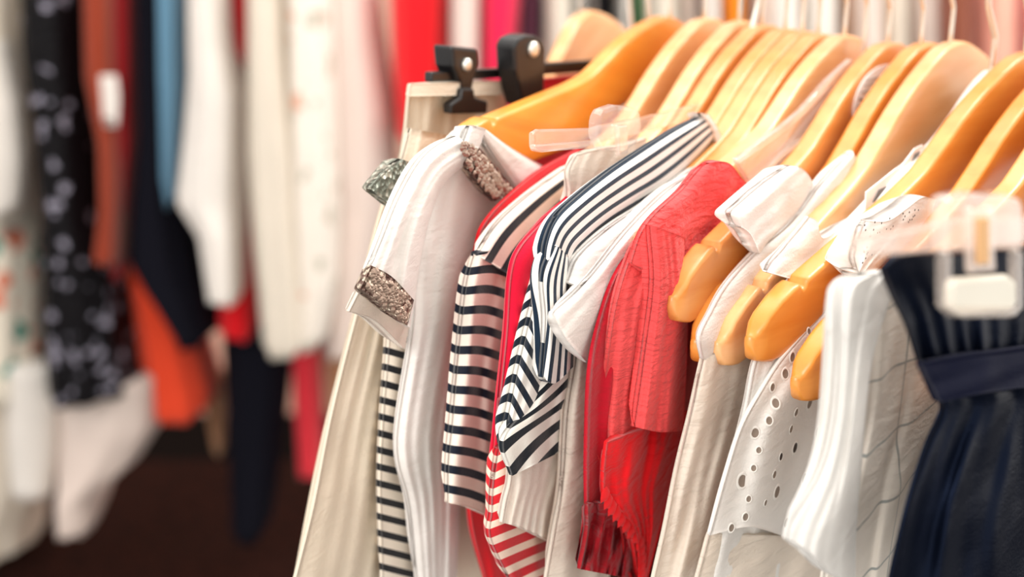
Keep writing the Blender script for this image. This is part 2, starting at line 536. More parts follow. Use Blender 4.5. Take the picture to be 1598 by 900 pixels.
FR = {}
def place_hanger(key, neck, tip, tone, label, group='wooden hangers on the front rail', make=True, force=None):
    Nk, yaw, tilt, err = solve(neck, tip)
    if force: yaw, tilt = math.radians(force[0]), math.radians(force[1])
    a = np.array([-math.cos(yaw), -math.sin(yaw), 0])
    FR[key] = Frame(Nk, a)
    print('HANGER', key, 'N', Nk.round(3), 'yaw %.1f tilt %.1f err %.1f' % (math.degrees(yaw), math.degrees(tilt), err))
    if not make: return None
    root = thing('wooden_hanger', label, 'hanger', Nk, group)
    n = np.cross([0, 0, 1.0], a)
    sgn = 1.0 if n @ FR[key].n > 0 else -1.0
    root.rotation_euler = (0, 0, math.atan2(a[1], a[0]))
    b = bpy.data.objects.new('hanger_body', HME[tone]); COL.objects.link(b); b.parent = root
    b.rotation_euler = (0, tilt, 0)
    rise = RAILZ + 0.0115 - Nk[2]
    hk_v, hk_f = tube_mesh(hook_pts(rise), 0.00125, 10)
    me = bpy.data.meshes.new('hook'); me.from_pydata([tuple(q) for q in hk_v], [], hk_f); me.materials.append(STEEL); me.shade_smooth()
    h = bpy.data.objects.new('hook', me); COL.objects.link(h); h.parent = root
    return root

place_hanger('G0', (905, 22), (745, 300), 'p', 'blurred pale wooden hanger with a broad round head behind the black clips', force=(68, 8))
place_hanger('H1', (1045, 28), (692, 262), 'o', 'deep orange wooden hanger holding the white blouse with sequin trim')
place_hanger('H2', (1099, 28), (778, 425), 'p', 'pale wooden hanger directly in front of the deep orange one')
place_hanger('H3', (1154, 32), (834, 430), 'p', 'wooden hanger with a bleached white crest, third of the honey row from its left end')
place_hanger('H4', (1189, 38), (860, 435), 'm', 'wooden hanger just behind the one holding the collared striped shirt')
place_hanger('H5', (1226, 44), (896, 444), 'm', 'wooden hanger rising out of the navy striped collar')
place_hanger('H6', (1252, 48), (922, 450), 'm', 'wooden hanger holding the plain white tee with a short sleeve')
place_hanger('H7', (1277, 52), (952, 458), 'm', 'wooden hanger holding the dark crimson top')
place_hanger('H8', (1318, 54), (985, 430), 'p', 'pale round-headed wooden hanger behind the clear plastic one')
place_hanger('A', (1385, 66), (1046, 490), 'm', 'wooden hanger with bare notched tip over the coral red blouse')
place_hanger('A2', (1437, 68), (1084, 556), 'd', 'wooden hanger whose tip end shows only as a stub in a white cuff')
place_hanger('B', (1483, 66), (1118, 560), 'p', 'wooden hanger with the widest pale head, below a bare steel hook')
place_hanger('W', (1547, 112), (1140, 560), 'm', '', make=False)
place_hanger('C', (1600, 82), (1168, 552), 'd', 'wooden hanger with a thick orange arm crossing in front of the white plastic hanger')
place_hanger('D', (1660, 98), (1240, 615), 'd', 'wooden hanger whose rounded tip rests on the eyelet fabric')
place_hanger('E', (1722, 112), (1345, 560), 'm', 'wooden hanger holding the white checked blouse beside the clear clip hanger')
place_hanger('F', (1790, 130), (1478, 640), 'm', 'wooden hanger at the right edge, its arm half hidden by the clear clip hanger')
place_hanger('K0', (985, 70), (590, 300), 'm', '', make=False)
place_hanger('K1', (1012, 70), (612, 300), 'm', '', make=False)
place_hanger('Q', (1075, 60), (740, 340), 'm', '', make=False)
place_hanger('Z', (1925, 175), (1505, 670), 'm', '', make=False)

# ------------------------------------------------------------------ garments on the front rail
def garment(name, label, cat, key, group=None):
    fr = FR[key]
    return thing(name, label, cat, fr.N - np.array([0, 0, 0.02]), group)

STRIPE_BODY = cloth('striped_jersey', '#efe3d6', color2=NAVY, stripe=('patch', 0.0, 12.6, 0.30, 0.42), trans=0.12)
STRIPE_YOKE = cloth('striped_jersey_yoke', '#f1e6da', color2=NAVY, stripe=('patch', 2.25, 0.0, 0.50, 0.42), trans=0.12)
STRIPE_FAR = cloth('far_striped_jersey', '#efe3d2', color2='#17171c', stripe=('patch', 0.0, 13.0, 0.2, 0.40), trans=0.1)
SHIRT_YOKE = cloth('striped_shirt_yoke', '#f4f1ec', color2='#10263a', stripe=('patch', 4.6, 0.0, 0.12, 0.42), trans=0.12)
SHIRT_SLEEVE = cloth('striped_shirt_sleeve', '#f0ece4', color2='#101c2b', stripe=('patch', -1.5, 11.5, 0.1, 0.46), trans=0.12)
SHIRT_CUFF = cloth('striped_shirt_cuff', '#f2eee8', color2='#10263a', stripe=('patch', 4.2, 1.2, 0.1, 0.46), trans=0.12)
SHIRT_HEM = cloth('striped_shirt_hem', '#efebe2', color2='#101820', stripe=('patch', 1.4, 4.2, 0.15, 0.45), trans=0.12)
REDSTRIPE = cloth('red_striped_cotton', '#f4d9c6', color2='#d0202a', stripe=('patch', 1.0, 8.5, 0.1, 0.55), trans=0.15)
MAGENTA = cloth('crimson_jersey', '#ee0c3a', trans=0.2, vary=0.08)
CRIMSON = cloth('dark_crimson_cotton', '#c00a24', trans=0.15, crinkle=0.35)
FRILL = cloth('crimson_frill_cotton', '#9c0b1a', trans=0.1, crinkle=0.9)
CORAL = cloth('coral_crinkled_cotton', '#ff5c5c', trans=0.32, cdist=.005, crinkle=0.65, crinkle_scale=105, weave=600, bump=0.5)
REDC = cloth('bright_red_crinkled', '#f0161f', trans=0.25, crinkle=0.7)
EYELET = cloth('eyelet_cotton', '#f6f3ee', crinkle=0.2, trans=0.25)
GREYW = cloth('cool_white_cotton', '#f0eeea', crinkle=0.3, trans=0.3)
fpink = cloth('shell_white_cotton', '#f3e2da', crinkle=0.4, trans=0.35)
SHEER = cloth('cream_crepe', '#efe4d6', crinkle=0.5, trans=0.35)
CHECK = grid_cloth('windowpane_check', '#efe8de', '#8d989a', 24, 36.0, 0.0009)
SATIN = cloth('navy_satin', '#080c17', rough=0.42, trans=0, sheen=0.0, spec=0.16, tint=(.35, .5, 1, 1), crinkle=0.08, vary=0.1)
BLACKSATIN = cloth('navy_belt', '#0d1024', rough=0.5, trans=0, sheen=0.0, spec=0.12, tint=(.45, .5, 1, 1), vary=0.1)
TRIM = sequin_mat('sequin_trim', '#6d5248', '#c9b9a6', 480, 0.62)
TRIMG = sequin_mat('sequin_trim_grey', '#7d8276', '#b9b8aa', 420, 0.6)

def sequins(parent, fr, L, R, n, off, mat, r=0.0016, seed=1, name='sequins'):
    """sequins sewn on a trim: small domes, joined: nobody could count them"""
    rnd = random.Random(seed)
    Ls, Rs = resample(L, 40), resample(R, 40)
    v, f = [], []
    for _ in range(n):
        t, s = rnd.random() * 39, rnd.uniform(.04, .96)
        i = int(t)
        p = Ls[i] * (1 - s) + Rs[i] * s
        X = fr.at(p, off)
        up = np.array([0, 0, 1.0]); b = len(v); rr = r * rnd.uniform(.7, 1.2)
        v.append(X + fr.n * 0.0011)
        for k in range(6):
            an = k * math.pi / 3
            v.append(X + (fr.a * math.cos(an) + up * math.sin(an)) * rr)
        for k in range(6): f.append((b, b + 1 + k, b + 1 + (k + 1) % 6))
    o = mesh_obj(name, v, f, mat, parent, smooth=False); o['kind'] = 'stuff'
    return o
SEQ = plain('sequin', '#a58f80', 0.3, 0.6)
SEQD = plain('sequin_dark', '#5b4038', 0.3, 0.5)

# --- black clip hangers, left end of the front rail
def clip_hanger(key, label, bar_px, neck_px, clips, hook_top=True):
    fr = FR[key]
    root = thing('clip_hanger', label, 'hanger', fr.N, 'black clip hangers on the front rail')
    p0, p1 = fr.at(bar_px[0]), fr.at(bar_px[1])
    v, f = [], []
    c = (p0 + p1) / 2; d = p1 - p0; ln = np.linalg.norm(d); d = d / ln
    upv = np.cross(fr.n, d)
    box(v, f, c, (d, upv, fr.n), (ln / 2, 0.0024, 0.0024))
    o = mesh_obj('bar', v, f, BLACK, root, smooth=False)
    bv = o.modifiers.new('b', 'BEVEL'); bv.width = 0.0008; bv.segments = 2
    top = fr.N.copy(); top[2] = RAILZ
    mid = fr.at(neck_px)
    cz = RAILZ + 0.0
    pts = [mid - np.array([0, 0, .002]), mid + np.array([0, 0, .02])]
    base = np.array([fr.N[0], fr.N[1], 0])
    pts.append(base + fr.a * 0.0145 + np.array([0, 0, cz - .012]))
    for an in np.linspace(-20, 200, 14):
        a_ = math.radians(an)
        pts.append(base + fr.a * 0.0145 * math.cos(a_) + np.array([0, 0, cz + 0.0145 * math.sin(a_)]))
    v, f = tube_mesh(pts, 0.0016, 10)
    mesh_obj('hook', v, f, STEEL, root)
    for outline, jaw, rivet, r in clips:
        cl = extrude('clip', fr, outline, 0.006, -0.006, BLACK, root, 0.0015)
        if jaw: extrude('clip_jaw', fr, jaw, 0.0085, 0.003, BLACK, cl, 0.001)
        X = fr.at(rivet, 0.0062)
        v, f = tube_mesh([X - fr.n * .002, X + fr.n * .0012, X + fr.n * .002], [r, r, r * .6], 14)
        mesh_obj('rivet', v, f, STEEL, cl)
    return root

def extrude(name, fr, outline, o1, o2, mat, parent, bevel=0.0, smooth_n=0):
    """flat plate of real thickness with the given outline in a hanger's plane"""
    P = outline
    if smooth_n: 
        q = resample(list(outline) + [outline[0]], smooth_n + 1)[:-1]; P = [tuple(x) for x in q]
    v = [fr.at(p, o1) for p in P]
    dn = fr.n * (o2 - o1)
    v2 = [x + dn for x in v]
    n = len(P)
    f = [tuple(range(n)), tuple(range(2 * n - 1, n - 1, -1))]
    for i in range(n):
        j = (i + 1) % n
        f.append((i, n + i, n + j, j))
    o = mesh_obj(name, v + v2, f, mat, parent, smooth=False)
    bm = bmesh.new(); bm.from_mesh(o.data); bmesh.ops.recalc_face_normals(bm, faces=bm.faces); bm.to_mesh(o.data); bm.free()
    if bevel:
        m = o.modifiers.new('b', 'BEVEL'); m.width = bevel; m.segments = 2; m.limit_method = 'ANGLE'
    return o

clip_hanger('K0', 'black clip hanger whose squared clip grips the cream linen skirt', [(668, 120), (930, 104)], (985, 98),
            [([(706, 72), (746, 76), (748, 100), (741, 122), (736, 150), (728, 152), (720, 150), (719, 128), (709, 104)],
              [(722, 138), (740, 138), (742, 152), (762, 158), (761, 177), (705, 178), (705, 162), (720, 152)], (728, 101), 0.0032)])
clip_hanger('K1', 'black clip hanger with a tall rounded clip on the bright red skirt', [(800, 108), (985, 96)], (1012, 92),
            [([(803, 72), (810, 60), (822, 55), (836, 55), (848, 62), (853, 76), (851, 108), (850, 140), (845, 166), (818, 166), (812, 140), (805, 110)], None, (832, 77), 0.004)])

g = garment('cream_skirt', 'cream linen skirt hanging from the squared black clip', 'skirt', 'K0')
cloth_patch('body', FR['K0'], [(640, 133), (628, 240), (596, 330), (560, 470), (505, 690), (462, 905)], [(790, 128), (790, 300), (760, 600), (700, 905)],
            folds=[(.0035, 5, .1, .1, .8), (.002, 9, .4, .2, .5)], off=-0.004, puff=.003, mat=CREAM, parent=g, seed=1)
cloth_patch('waistband', FR['K0'], [(641, 131), (638, 150)], [(797, 126), (797, 147)], off=0.001, mat=CREAM, parent=g, nv=8, seed=2, crumple=.0006)
g = garment('red_skirt', 'bright red skirt hanging from the tall rounded black clip', 'skirt', 'K1')
cloth_patch('body', FR['K1'], [(815, 156), (770, 215), (745, 400), (735, 905)], [(960, 118), (975, 300), (960, 600), (930, 905)],
            folds=[(.003, 4, .1, .1, .8)], off=-0.008, mat=RED, parent=g, seed=3)
cloth_patch('waistband', FR['K1'], [(812, 128), (800, 156)], [(960, 112), (962, 137)], off=-0.006, mat=RED, parent=g, nv=8, seed=4, crumple=.0006)

# --- long blouse behind the white blouse with grey trim at the sleeve
g = garment('long_cream_blouse', 'long cream tunic with a grey sequin sleeve edge, furthest left on the front rail', 'tunic', 'H1')
fr = FR['H1']
cloth_patch('body', fr, [(640, 200), (605, 330), (566, 460), (520, 640), (490, 790), (460, 910)], [(720, 215), (720, 420), (700, 640), (690, 910)],
            off=-0.022, puff=.004, folds=[(.004, 3.5, .2, .1, .7), (.002, 8, .1, .2, .5)], mat=CREAM, parent=g, seed=5)
t = cloth_patch('sequin_edge', fr, [(626, 248), (600, 270), (577, 294)], [(638, 252), (634, 290), (622, 330)], off=-0.012, mat=TRIMG, parent=g, nv=20, nu=16, seed=6, puff=.001)
g = garment('striped_dress', 'dress with narrow black and white stripes glimpsed between two cream garments', 'dress', 'H1')
cloth_patch('body', fr, [(612, 470), (606, 560), (598, 660), (594, 760), (598, 910)], [(690, 470), (690, 650), (690, 800), (690, 910)],
            off=-0.008, puff=.002, folds=[(.001, 2, .2, .1, .7)], mat=cloth('far_striped_jersey2', '#efe3d2', color2='#17171c', stripe=('patch', -0.9, 17.0, 0.2, 0.42), trans=0.1), parent=g, seed=7)

# --- white blouse with sequin trim
g = garment('white_blouse', 'white blouse with brown sequin bands at shoulder and sleeve hem', 'blouse', 'H1')
cloth_patch('body', fr, [(700, 215), (668, 300), (650, 420), (644, 520), (622, 660), (622, 720), (640, 790), (652, 910)],
            [(800, 235), (835, 300), (800, 420), (745, 560), (724, 700), (712, 910)],
            T=[(700, 215), (745, 200), (800, 235)], folds=[(.0035, 2.6, .1, .05, .6), (.0014, 6, .3, .1, .6)], off=0.002, puff=.006, mat=WHITE, parent=g, seed=8, nu=44)
cloth_patch('collar', fr, [(742, 196), (770, 240), (812, 300)], [(756, 200), (800, 232), (853, 262)], B=[(812, 300), (838, 285), (853, 262)], off=0.0125, puff=.002, mat=WHITE, parent=g, seed=9, nv=24, nu=12)
cloth_patch('neck_binding', fr, [(733, 196), (722, 225)], [(758, 202), (748, 232)], off=0.014, puff=.002, mat=WHITE, parent=g, seed=9, nv=10, nu=12, crumple=.0004)
t = cloth_patch('sequin_band', fr, [(713, 223), (735, 265), (772, 314)], [(742, 223), (775, 262), (806, 298)], off=0.0135, puff=.001, mat=TRIM, parent=g, seed=10, nv=30, nu=12)
sequins(t, fr, [(716, 226), (737, 268), (772, 310)], [(738, 225), (772, 264), (802, 298)], 150, 0.0165, SEQ, seed=2)
s = cloth_patch('sleeve', fr, [(735, 205), (690, 222), (655, 252), (622, 310), (592, 385), (566, 440)], [(760, 240), (700, 280), (672, 340), (655, 420), (648, 470), (640, 512)],
            B=[(566, 440), (600, 475), (640, 512)], folds=[(.004, 1.6, .15, .1, .3), (.0015, 4, .1, .1, .5)], off=0.008, puff=.006, mat=WHITE, parent=g, seed=11)
t = cloth_patch('sleeve_band', fr, [(580, 414), (563, 450)], [(646, 468), (636, 508)], T=[(580, 414), (612, 432), (646, 468)], B=[(563, 450), (600, 478), (636, 508)], off=0.0155, puff=.001, mat=TRIM, parent=s, seed=12, nv=16, nu=30)
sequins(t, fr, [(582, 418), (566, 448)], [(643, 470), (634, 504)], 150, 0.0185, SEQ, seed=3)
cloth_patch('sleeve_hem', fr, [(563, 450), (545, 486)], [(638, 510), (632, 545)], B=[(545, 486), (585, 500), (632, 545)], off=0.004, puff=.002, mat=WHITE_W, parent=s, seed=13, nv=16, nu=30)
cloth_patch('lower_panel', fr, [(690, 760), (694, 830), (700, 910)], [(760, 760), (762, 830), (770, 910)], off=-0.003, puff=.002, mat=CREAM, parent=g, seed=14, nv=16, nu=20)

# --- red top between blouse and striped tee
g = garment('red_singlet', 'bright red top squeezed between the sequin blouse and the broad striped tee', 'top', 'H2')
fr = Frame(FR['H2'].N - FR['H2'].n * .012, FR['H2'].a)
cloth_patch('body', fr, [(905, 232), (850, 262), (800, 302), (762, 342), (746, 380), (738, 470), (730, 640), (735, 800), (760, 910)],
            [(940, 260), (900, 330), (880, 420), (860, 640), (830, 800), (810, 910)], T=[(905, 232), (925, 240), (940, 260)],
            off=0.010, puff=.002, folds=[(.001, 3, .1, .1, .6)], mat=RED, parent=g, seed=15, nv=80)

# --- mid clear plastic clip hanger and the white frilled camisole on it
fr = FR['Q']
def clear_bar(name, fr, outline, o1, o2, parent, mat=CLEAR, bevel=.0008, sm=0):
    return extrude(name, fr, outline, o1, o2, mat, parent, bevel, sm)
fq = FR['H4']

# --- broad striped tee
g = garment('striped_tee', 'white tee with broad navy stripes and a long hanging sleeve', 'tee shirt', 'H2')
fr = FR['H2']
cloth_patch('yoke', fr, [(914, 246), (872, 272), (824, 306), (778, 348), (744, 398)], [(925, 280), (880, 330), (840, 375), (815, 405), (800, 430)],
            off=0.006, puff=.004, mat=STRIPE_YOKE, parent=g, seed=16, nv=60, nu=40)
cloth_patch('sleeve', fr, [(740, 396), (727, 450), (715, 560), (706, 660), (700, 720), (699, 784)], [(806, 400), (796, 470), (786, 560), (780, 660), (778, 730), (770, 808)],
            T=[(740, 398), (775, 392), (806, 400)], B=[(699, 784), (732, 792), (770, 808)], off=0.0045, puff=.005,
            folds=[(.0022, 1.4, .05, .02, .2)], mat=STRIPE_BODY, parent=g, seed=17, nv=90, nu=40, crumple=.0008)
cloth_patch('body', fr, [(800, 395), (790, 500), (784, 600), (782, 700), (775, 800)], [(930, 300), (900, 500), (880, 700), (860, 800)],
            off=-0.004, puff=.002, mat=STRIPE_BODY, parent=g, seed=18)

# --- magenta red tee
g = garment('crimson_tee', 'plain crimson tee hanging between the two striped garments', 'tee shirt', 'H4')
fr = FR['H4']
cloth_patch('body', fr, [(890, 305), (850, 345), (812, 388), (798, 430), (792, 520), (782, 620), (776, 700), (768, 760)],
            [(960, 310), (930, 400), (900, 520), (880, 620), (860, 700), (830, 760)],
            off=0.004, puff=.005, folds=[(.002, 2, .1, .1, .6)], mat=MAGENTA, parent=g, seed=19)
g = garment('red_striped_top', 'red top with slanting pale stripes showing below the navy striped shirt', 'top', 'H4')
cloth_patch('body', fr, [(778, 700), (770, 760), (768, 800), (766, 840), (800, 910)], [(830, 690), (850, 760), (856, 800), (856, 850), (850, 910)],
            off=0.007, puff=.004, folds=[(.002, 1.5, .1, .1, .6)], mat=REDSTRIPE, parent=g, seed=20)
g = garment('white_frilled_top', 'white top with a gathered hem under the navy striped shirt', 'top', 'H4')
cloth_patch('body', fr, [(800, 700), (797, 750), (790, 780), (784, 815)], [(900, 690), (893, 740), (878, 800), (868, 850)],
            B=[(784, 815), (820, 826), (868, 850)], off=0.015, puff=.003, folds=[(.0016, 7, .1, .1, .6)], mat=WHITE_W, parent=g, seed=21, nv=40)

# --- navy striped collared shirt
g = garment('striped_shirt', 'white shirt with narrow navy stripes and a pointed collar', 'shirt', 'H5')
fr = FR['H5']
cloth_patch('yoke', fr, [(1098, 178), (1050, 203), (1000, 234), (950, 268), (900, 308), (868, 340), (852, 380), (848, 425)],
            [(1124, 214), (1088, 258), (1045, 296), (1000, 322), (960, 346), (925, 374), (900, 402), (888, 462)],
            off=0.008, puff=.004, mat=SHIRT_YOKE, parent=g, seed=22, nv=90, nu=40, crumple=.0006)
cloth_patch('sleeve', fr, [(862, 350), (852, 410), (832, 480), (812, 560), (795, 640), (785, 692)], [(905, 400), (892, 460), (880, 540), (870, 600), (850, 650), (815, 705)],
            off=0.001, puff=.005, folds=[(.0022, 1.6, .15, .1, .5)], mat=SHIRT_SLEEVE, parent=g, seed=23, nv=90, nu=40, crumple=.0008)
cloth_patch('folded_cuff', fr, [(866, 380), (848, 430), (852, 500), (846, 588)], [(888, 400), (890, 450), (893, 510), (895, 572)],
            B=[(846, 588), (866, 598), (895, 572)], off=0.010, puff=.004, folds=[(.0022, 1.2, .15, .1, .5)], mat=SHIRT_CUFF, parent=g, seed=24, nv=50, nu=40, crumple=.0008)
cloth_patch('hem', fr, [(846, 588), (820, 640), (786, 688), (800, 742)], [(900, 560), (897, 600), (890, 650), (884, 700)],
            B=[(800, 742), (840, 722), (884, 700)], off=0.006, puff=.003, folds=[(.002, 2.2, .15, .3, .5)], mat=SHIRT_HEM, parent=g, seed=25, nv=50, nu=50, crumple=.001)
cloth_patch('collar_edge', fr, [(1092, 176), (1108, 200), (1118, 228)], [(1106, 178), (1118, 196), (1126, 214)], off=0.0115, puff=.001, mat=WHITE, parent=g, seed=26, nv=16, nu=8, crumple=.0004)

# --- white tee
g = garment('white_tee', 'plain white tee with a square short sleeve beside the coral blouse', 'tee shirt', 'H6')
fr = FR['H6']
cloth_patch('shoulder', fr, [(1150, 226), (1090, 262), (1020, 312), (960, 350), (905, 398), (886, 440)], [(1170, 240), (1110, 300), (1060, 350), (1005, 395), (985, 430), (965, 470)],
            off=0.007, puff=.004, mat=GREYW, parent=g, seed=27, nv=60)
cloth_patch('sleeve', fr, [(1098, 262), (1040, 300), (980, 360), (915, 440), (862, 488)], [(1104, 300), (1040, 345), (998, 400), (960, 470), (916, 566)],
            B=[(862, 488), (885, 530), (916, 566)], off=0.012, puff=.004, folds=[(.002, 1.5, .1, .2, .5)], mat=WHITE, parent=g, seed=28)
cloth_patch('body', fr, [(905, 480), (898, 560), (886, 640), (878, 760), (866, 830), (852, 910)], [(1000, 480), (985, 560), (975, 640), (965, 760), (950, 910)],
            off=0.003, puff=.005, folds=[(.003, 2.5, .1, .1, .6)], mat=SHEER, parent=g, seed=29)

# --- dark crimson top
g = garment('crimson_blouse', 'dark crimson top with a gathered frilled hem behind the coral blouse', 'top', 'H7')
fr = FR['H7']
cloth_patch('body', fr, [(1100, 300), (1010, 370), (965, 425), (938, 500), (922, 580), (917, 700), (917, 800)], [(1180, 300), (1150, 420), (1112, 500), (1095, 580), (1075, 680), (1050, 800)],
            off=0.0085, puff=.004, folds=[(.0032, 4.5, .1, .1, .5)], mat=CRIMSON, parent=g, seed=30)
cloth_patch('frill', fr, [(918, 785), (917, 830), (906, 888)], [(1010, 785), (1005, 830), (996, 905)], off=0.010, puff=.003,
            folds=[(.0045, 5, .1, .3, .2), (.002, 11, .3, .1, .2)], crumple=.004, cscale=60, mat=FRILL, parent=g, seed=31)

# --- coral blouse
g = garment('coral_blouse', 'coral red crinkled blouse with wide sleeve and scalloped hem', 'blouse', 'H8')
fr = Frame(FR['A'].N - FR['A'].n * .0235, FR['A'].a)
cloth_patch('shoulder', fr, [(1098, 258), (1062, 298), (1022, 334), (1000, 365), (985, 410)], [(1178, 300), (1175, 345), (1150, 395), (1120, 430), (1095, 470)],
            T=[(1098, 258), (1120, 252), (1140, 256), (1158, 278), (1178, 300)], off=0.010, puff=.006, folds=[(.0018, 2.5, .1, .3, .2)], mat=CORAL, parent=g, seed=32, nv=50, nu=44, crumple=.0016)
cloth_patch('body', fr, [(1012, 345), (985, 400), (962, 475), (948, 570), (941, 640), (945, 705)], [(1090, 380), (1075, 450), (1072, 520), (1070, 590), (1068, 650), (1064, 700)],
            B=[(945, 705), (960, 740), (1000, 690), (1064, 700)], off=0.006, puff=.005, folds=[(.0035, 2.4, .35, .12, .2), (.0015, 6, .1, .3, .2)], mat=CORAL, parent=g, seed=33, nv=80, nu=50, crumple=.0016)
cloth_patch('sleeve', fr, [(1014, 350), (1020, 440), (1008, 540), (990, 666)], [(1068, 370), (1074, 460), (1072, 560), (1066, 672)],
            B=[(990, 666), (1030, 674), (1066, 672)], off=0.0165, puff=.005, folds=[(.002, 1.6, .1, .1, .3), (.001, 6, .1, .1, .5)], mat=CORAL, parent=g, seed=34, nv=70, nu=40, crumple=.0016)
cloth_patch('lower_panel', fr, [(948, 690), (943, 740), (948, 785), (985, 835), (998, 910)], [(1074, 640), (1070, 690), (1050, 750), (1030, 830), (1008, 915)],
            off=0.009, puff=.004, folds=[(.0045, 2.6, .3, .3, .3), (.002, 7, .1, .3, .3)], mat=REDC, parent=g, seed=35, nv=60, crumple=.002)
v_, f_ = [], []
sc = resample([(944, 772), (955, 792), (985, 828), (1000, 850), (1002, 905)], 14)
for i, p in enumerate(sc):
    X = fr.at(p, 0.013); b = len(v_); v_.append(X + fr.n * .002)
    for k in range(10):
        an = k * math.pi / 5
        v_.append(X + (fr.a * math.cos(an) + np.array([0, 0, 1.0]) * math.sin(an)) * 0.0036 * (1 + .2 * math.sin(k * 3)))
    for k in range(10): f_.append((b, b + 1 + k, b + 1 + (k + 1) % 10))
mesh_obj('scalloped_edge', v_, f_, REDC, g)

# --- white sleeveless blouse on A
g = garment('sleeveless_blouse', 'white sleeveless blouse whose armhole slides off a bare wooden hanger tip', 'blouse', 'A')
fr = FR['A']
cloth_patch('shoulder_strap', fr, [(1232, 258), (1188, 288), (1150, 320), (1140, 332), (1146, 350)], [(1272, 296), (1256, 335), (1232, 362), (1206, 384), (1188, 402)],
            T=[(1232, 258), (1250, 262), (1264, 276), (1272, 296)], B=[(1146, 350), (1170, 364), (1188, 402)],
            off=0.013, th=.006, puff=.005, folds=[(.0012, 3.5, .1, .4, .3)], mat=WHITE, parent=g, seed=36, nv=44, nu=40, crumple=.0014)
cloth_patch('back', fr, [(1142, 335), (1100, 372), (1076, 402), (1072, 425)], [(1185, 380), (1150, 420), (1130, 450), (1120, 470)], off=-0.010, puff=.002, mat=WHITE, parent=g, seed=37, nv=24, nu=20)
cloth_patch('far_shoulder', fr, [(1322, 120), (1262, 190), (1205, 262), (1170, 310)], [(1380, 130), (1320, 230), (1270, 300), (1240, 340)], off=-0.0125, puff=.002, folds=[(.002, 2, .1, .4, .2)], mat=fpink, parent=g, seed=57, nv=40, nu=24)
cloth_patch('body', fr, [(1185, 385), (1165, 430), (1150, 520), (1130, 700), (1100, 910)], [(1275, 330), (1290, 450), (1280, 600), (1270, 910)], off=0.0, puff=.003, folds=[(.002, 3, .1, .1, .6)], mat=WHITE_W, parent=g, seed=38)

# --- long white blouse on A2
g = garment('crepe_blouse', 'long off-white crepe blouse with a rolled cuff round a hanger stub', 'blouse', 'A2')
fr = FR['A2']
cloth_patch('shoulder', fr, [(1330, 235), (1280, 290), (1235, 348), (1180, 396), (1135, 445), (1110, 488), (1093, 525), (1097, 560)],
            [(1345, 262), (1310, 340), (1275, 400), (1245, 440), (1225, 490), (1215, 530), (1200, 560), (1190, 590)],
            off=0.0062, puff=.003, folds=[(.001, 1.5, .1, .2, .4)], mat=WHITE, parent=g, seed=39, nv=70)
cloth_patch('body', fr, [(1099, 552), (1080, 640), (1058, 730), (1038, 830), (1018, 915)], [(1240, 540), (1225, 640), (1205, 740), (1190, 830), (1170, 915)],
            off=0.006, puff=.006, folds=[(.0035, 2.6, .15, .12, .4), (.0014, 7, .1, .1, .5)], mat=SHEER, parent=g, seed=40, nu=50)

# --- white blouse on B
g = garment('soft_white_blouse', 'soft white blouse on the widest pale hanger, lying behind the eyelet fabric', 'blouse', 'B')
fr = FR['B']
cloth_patch('shoulder', fr, [(1262, 338), (1245, 360), (1222, 388), (1205, 408), (1196, 424)], [(1360, 330), (1345, 370), (1310, 400), (1280, 420), (1252, 440)],
            T=[(1262, 338), (1275, 345), (1285, 372), (1320, 352), (1360, 330)],
            off=0.010, puff=.004, folds=[(.0015, 2, .1, .2, .4)], mat=WHITE, parent=g, seed=41, nv=40)

# --- white plastic hanger W and the cool white blouse on it
fr = FR['W']
g = thing('plastic_hanger', 'white plastic hanger between the pale wide hanger and the thick orange one', 'hanger', fr.N)
pts = resample([(1545, 116), (1531, 128), (1510, 155), (1489, 187), (1454, 232), (1425, 256), (1393, 281), (1350, 328), (1290, 390), (1230, 450)], 40)
P3 = [fr.at(p) for p in pts]
mir = []
for X in P3[1:30]:
    d = X - fr.N; u = d @ fr.a
    mir.append(X - 2 * fr.a * u)
full = list(reversed(mir)) + P3
v, f = [], []
for i, X in enumerate(full):
    for (y, z) in ((-.004, -.011), (-.0042, 0), (-.003, .0018), (.003, .0018), (.0042, 0), (.004, -.011)):
        v.append(X + fr.n * y + np.array([0, 0, z]))
for i in range(len(full) - 1):
    for k in range(6):
        k2 = (k + 1) % 6
        f.append((i * 6 + k, i * 6 + k2, (i + 1) * 6 + k2, (i + 1) * 6 + k))
f.append(tuple(range(6))); f.append(tuple((len(full) - 1) * 6 + k for k in range(6)))
mesh_obj('hanger_body', v, f, plain('white_plastic', '#eef0ee', 0.35), g)
rise = RAILZ + .0115 - fr.N[2]
hp = [fr.N + fr.a * q[0] + np.array([0, 0, q[2]]) for q in hook_pts(rise)]
v, f = tube_mesh(hp, .0016, 10); mesh_obj('hook', v, f, STEEL, g)
g = garment('cool_white_blouse', 'cool white blouse with a shadowed fold left of the eyelet fabric', 'blouse', 'W')
cloth_patch('body', fr, [(1345, 340), (1300, 395), (1262, 440), (1215, 500), (1182, 560), (1165, 640), (1140, 740), (1100, 915)], [(1400, 380), (1370, 450), (1330, 500), (1300, 560), (1280, 640), (1260, 740), (1240, 915)],
            off=0.006, puff=.005, folds=[(.003, 2.2, .2, .3, .2), (.0012, 6, .1, .3, .4)], mat=GREYW, parent=g, seed=42, nv=80)

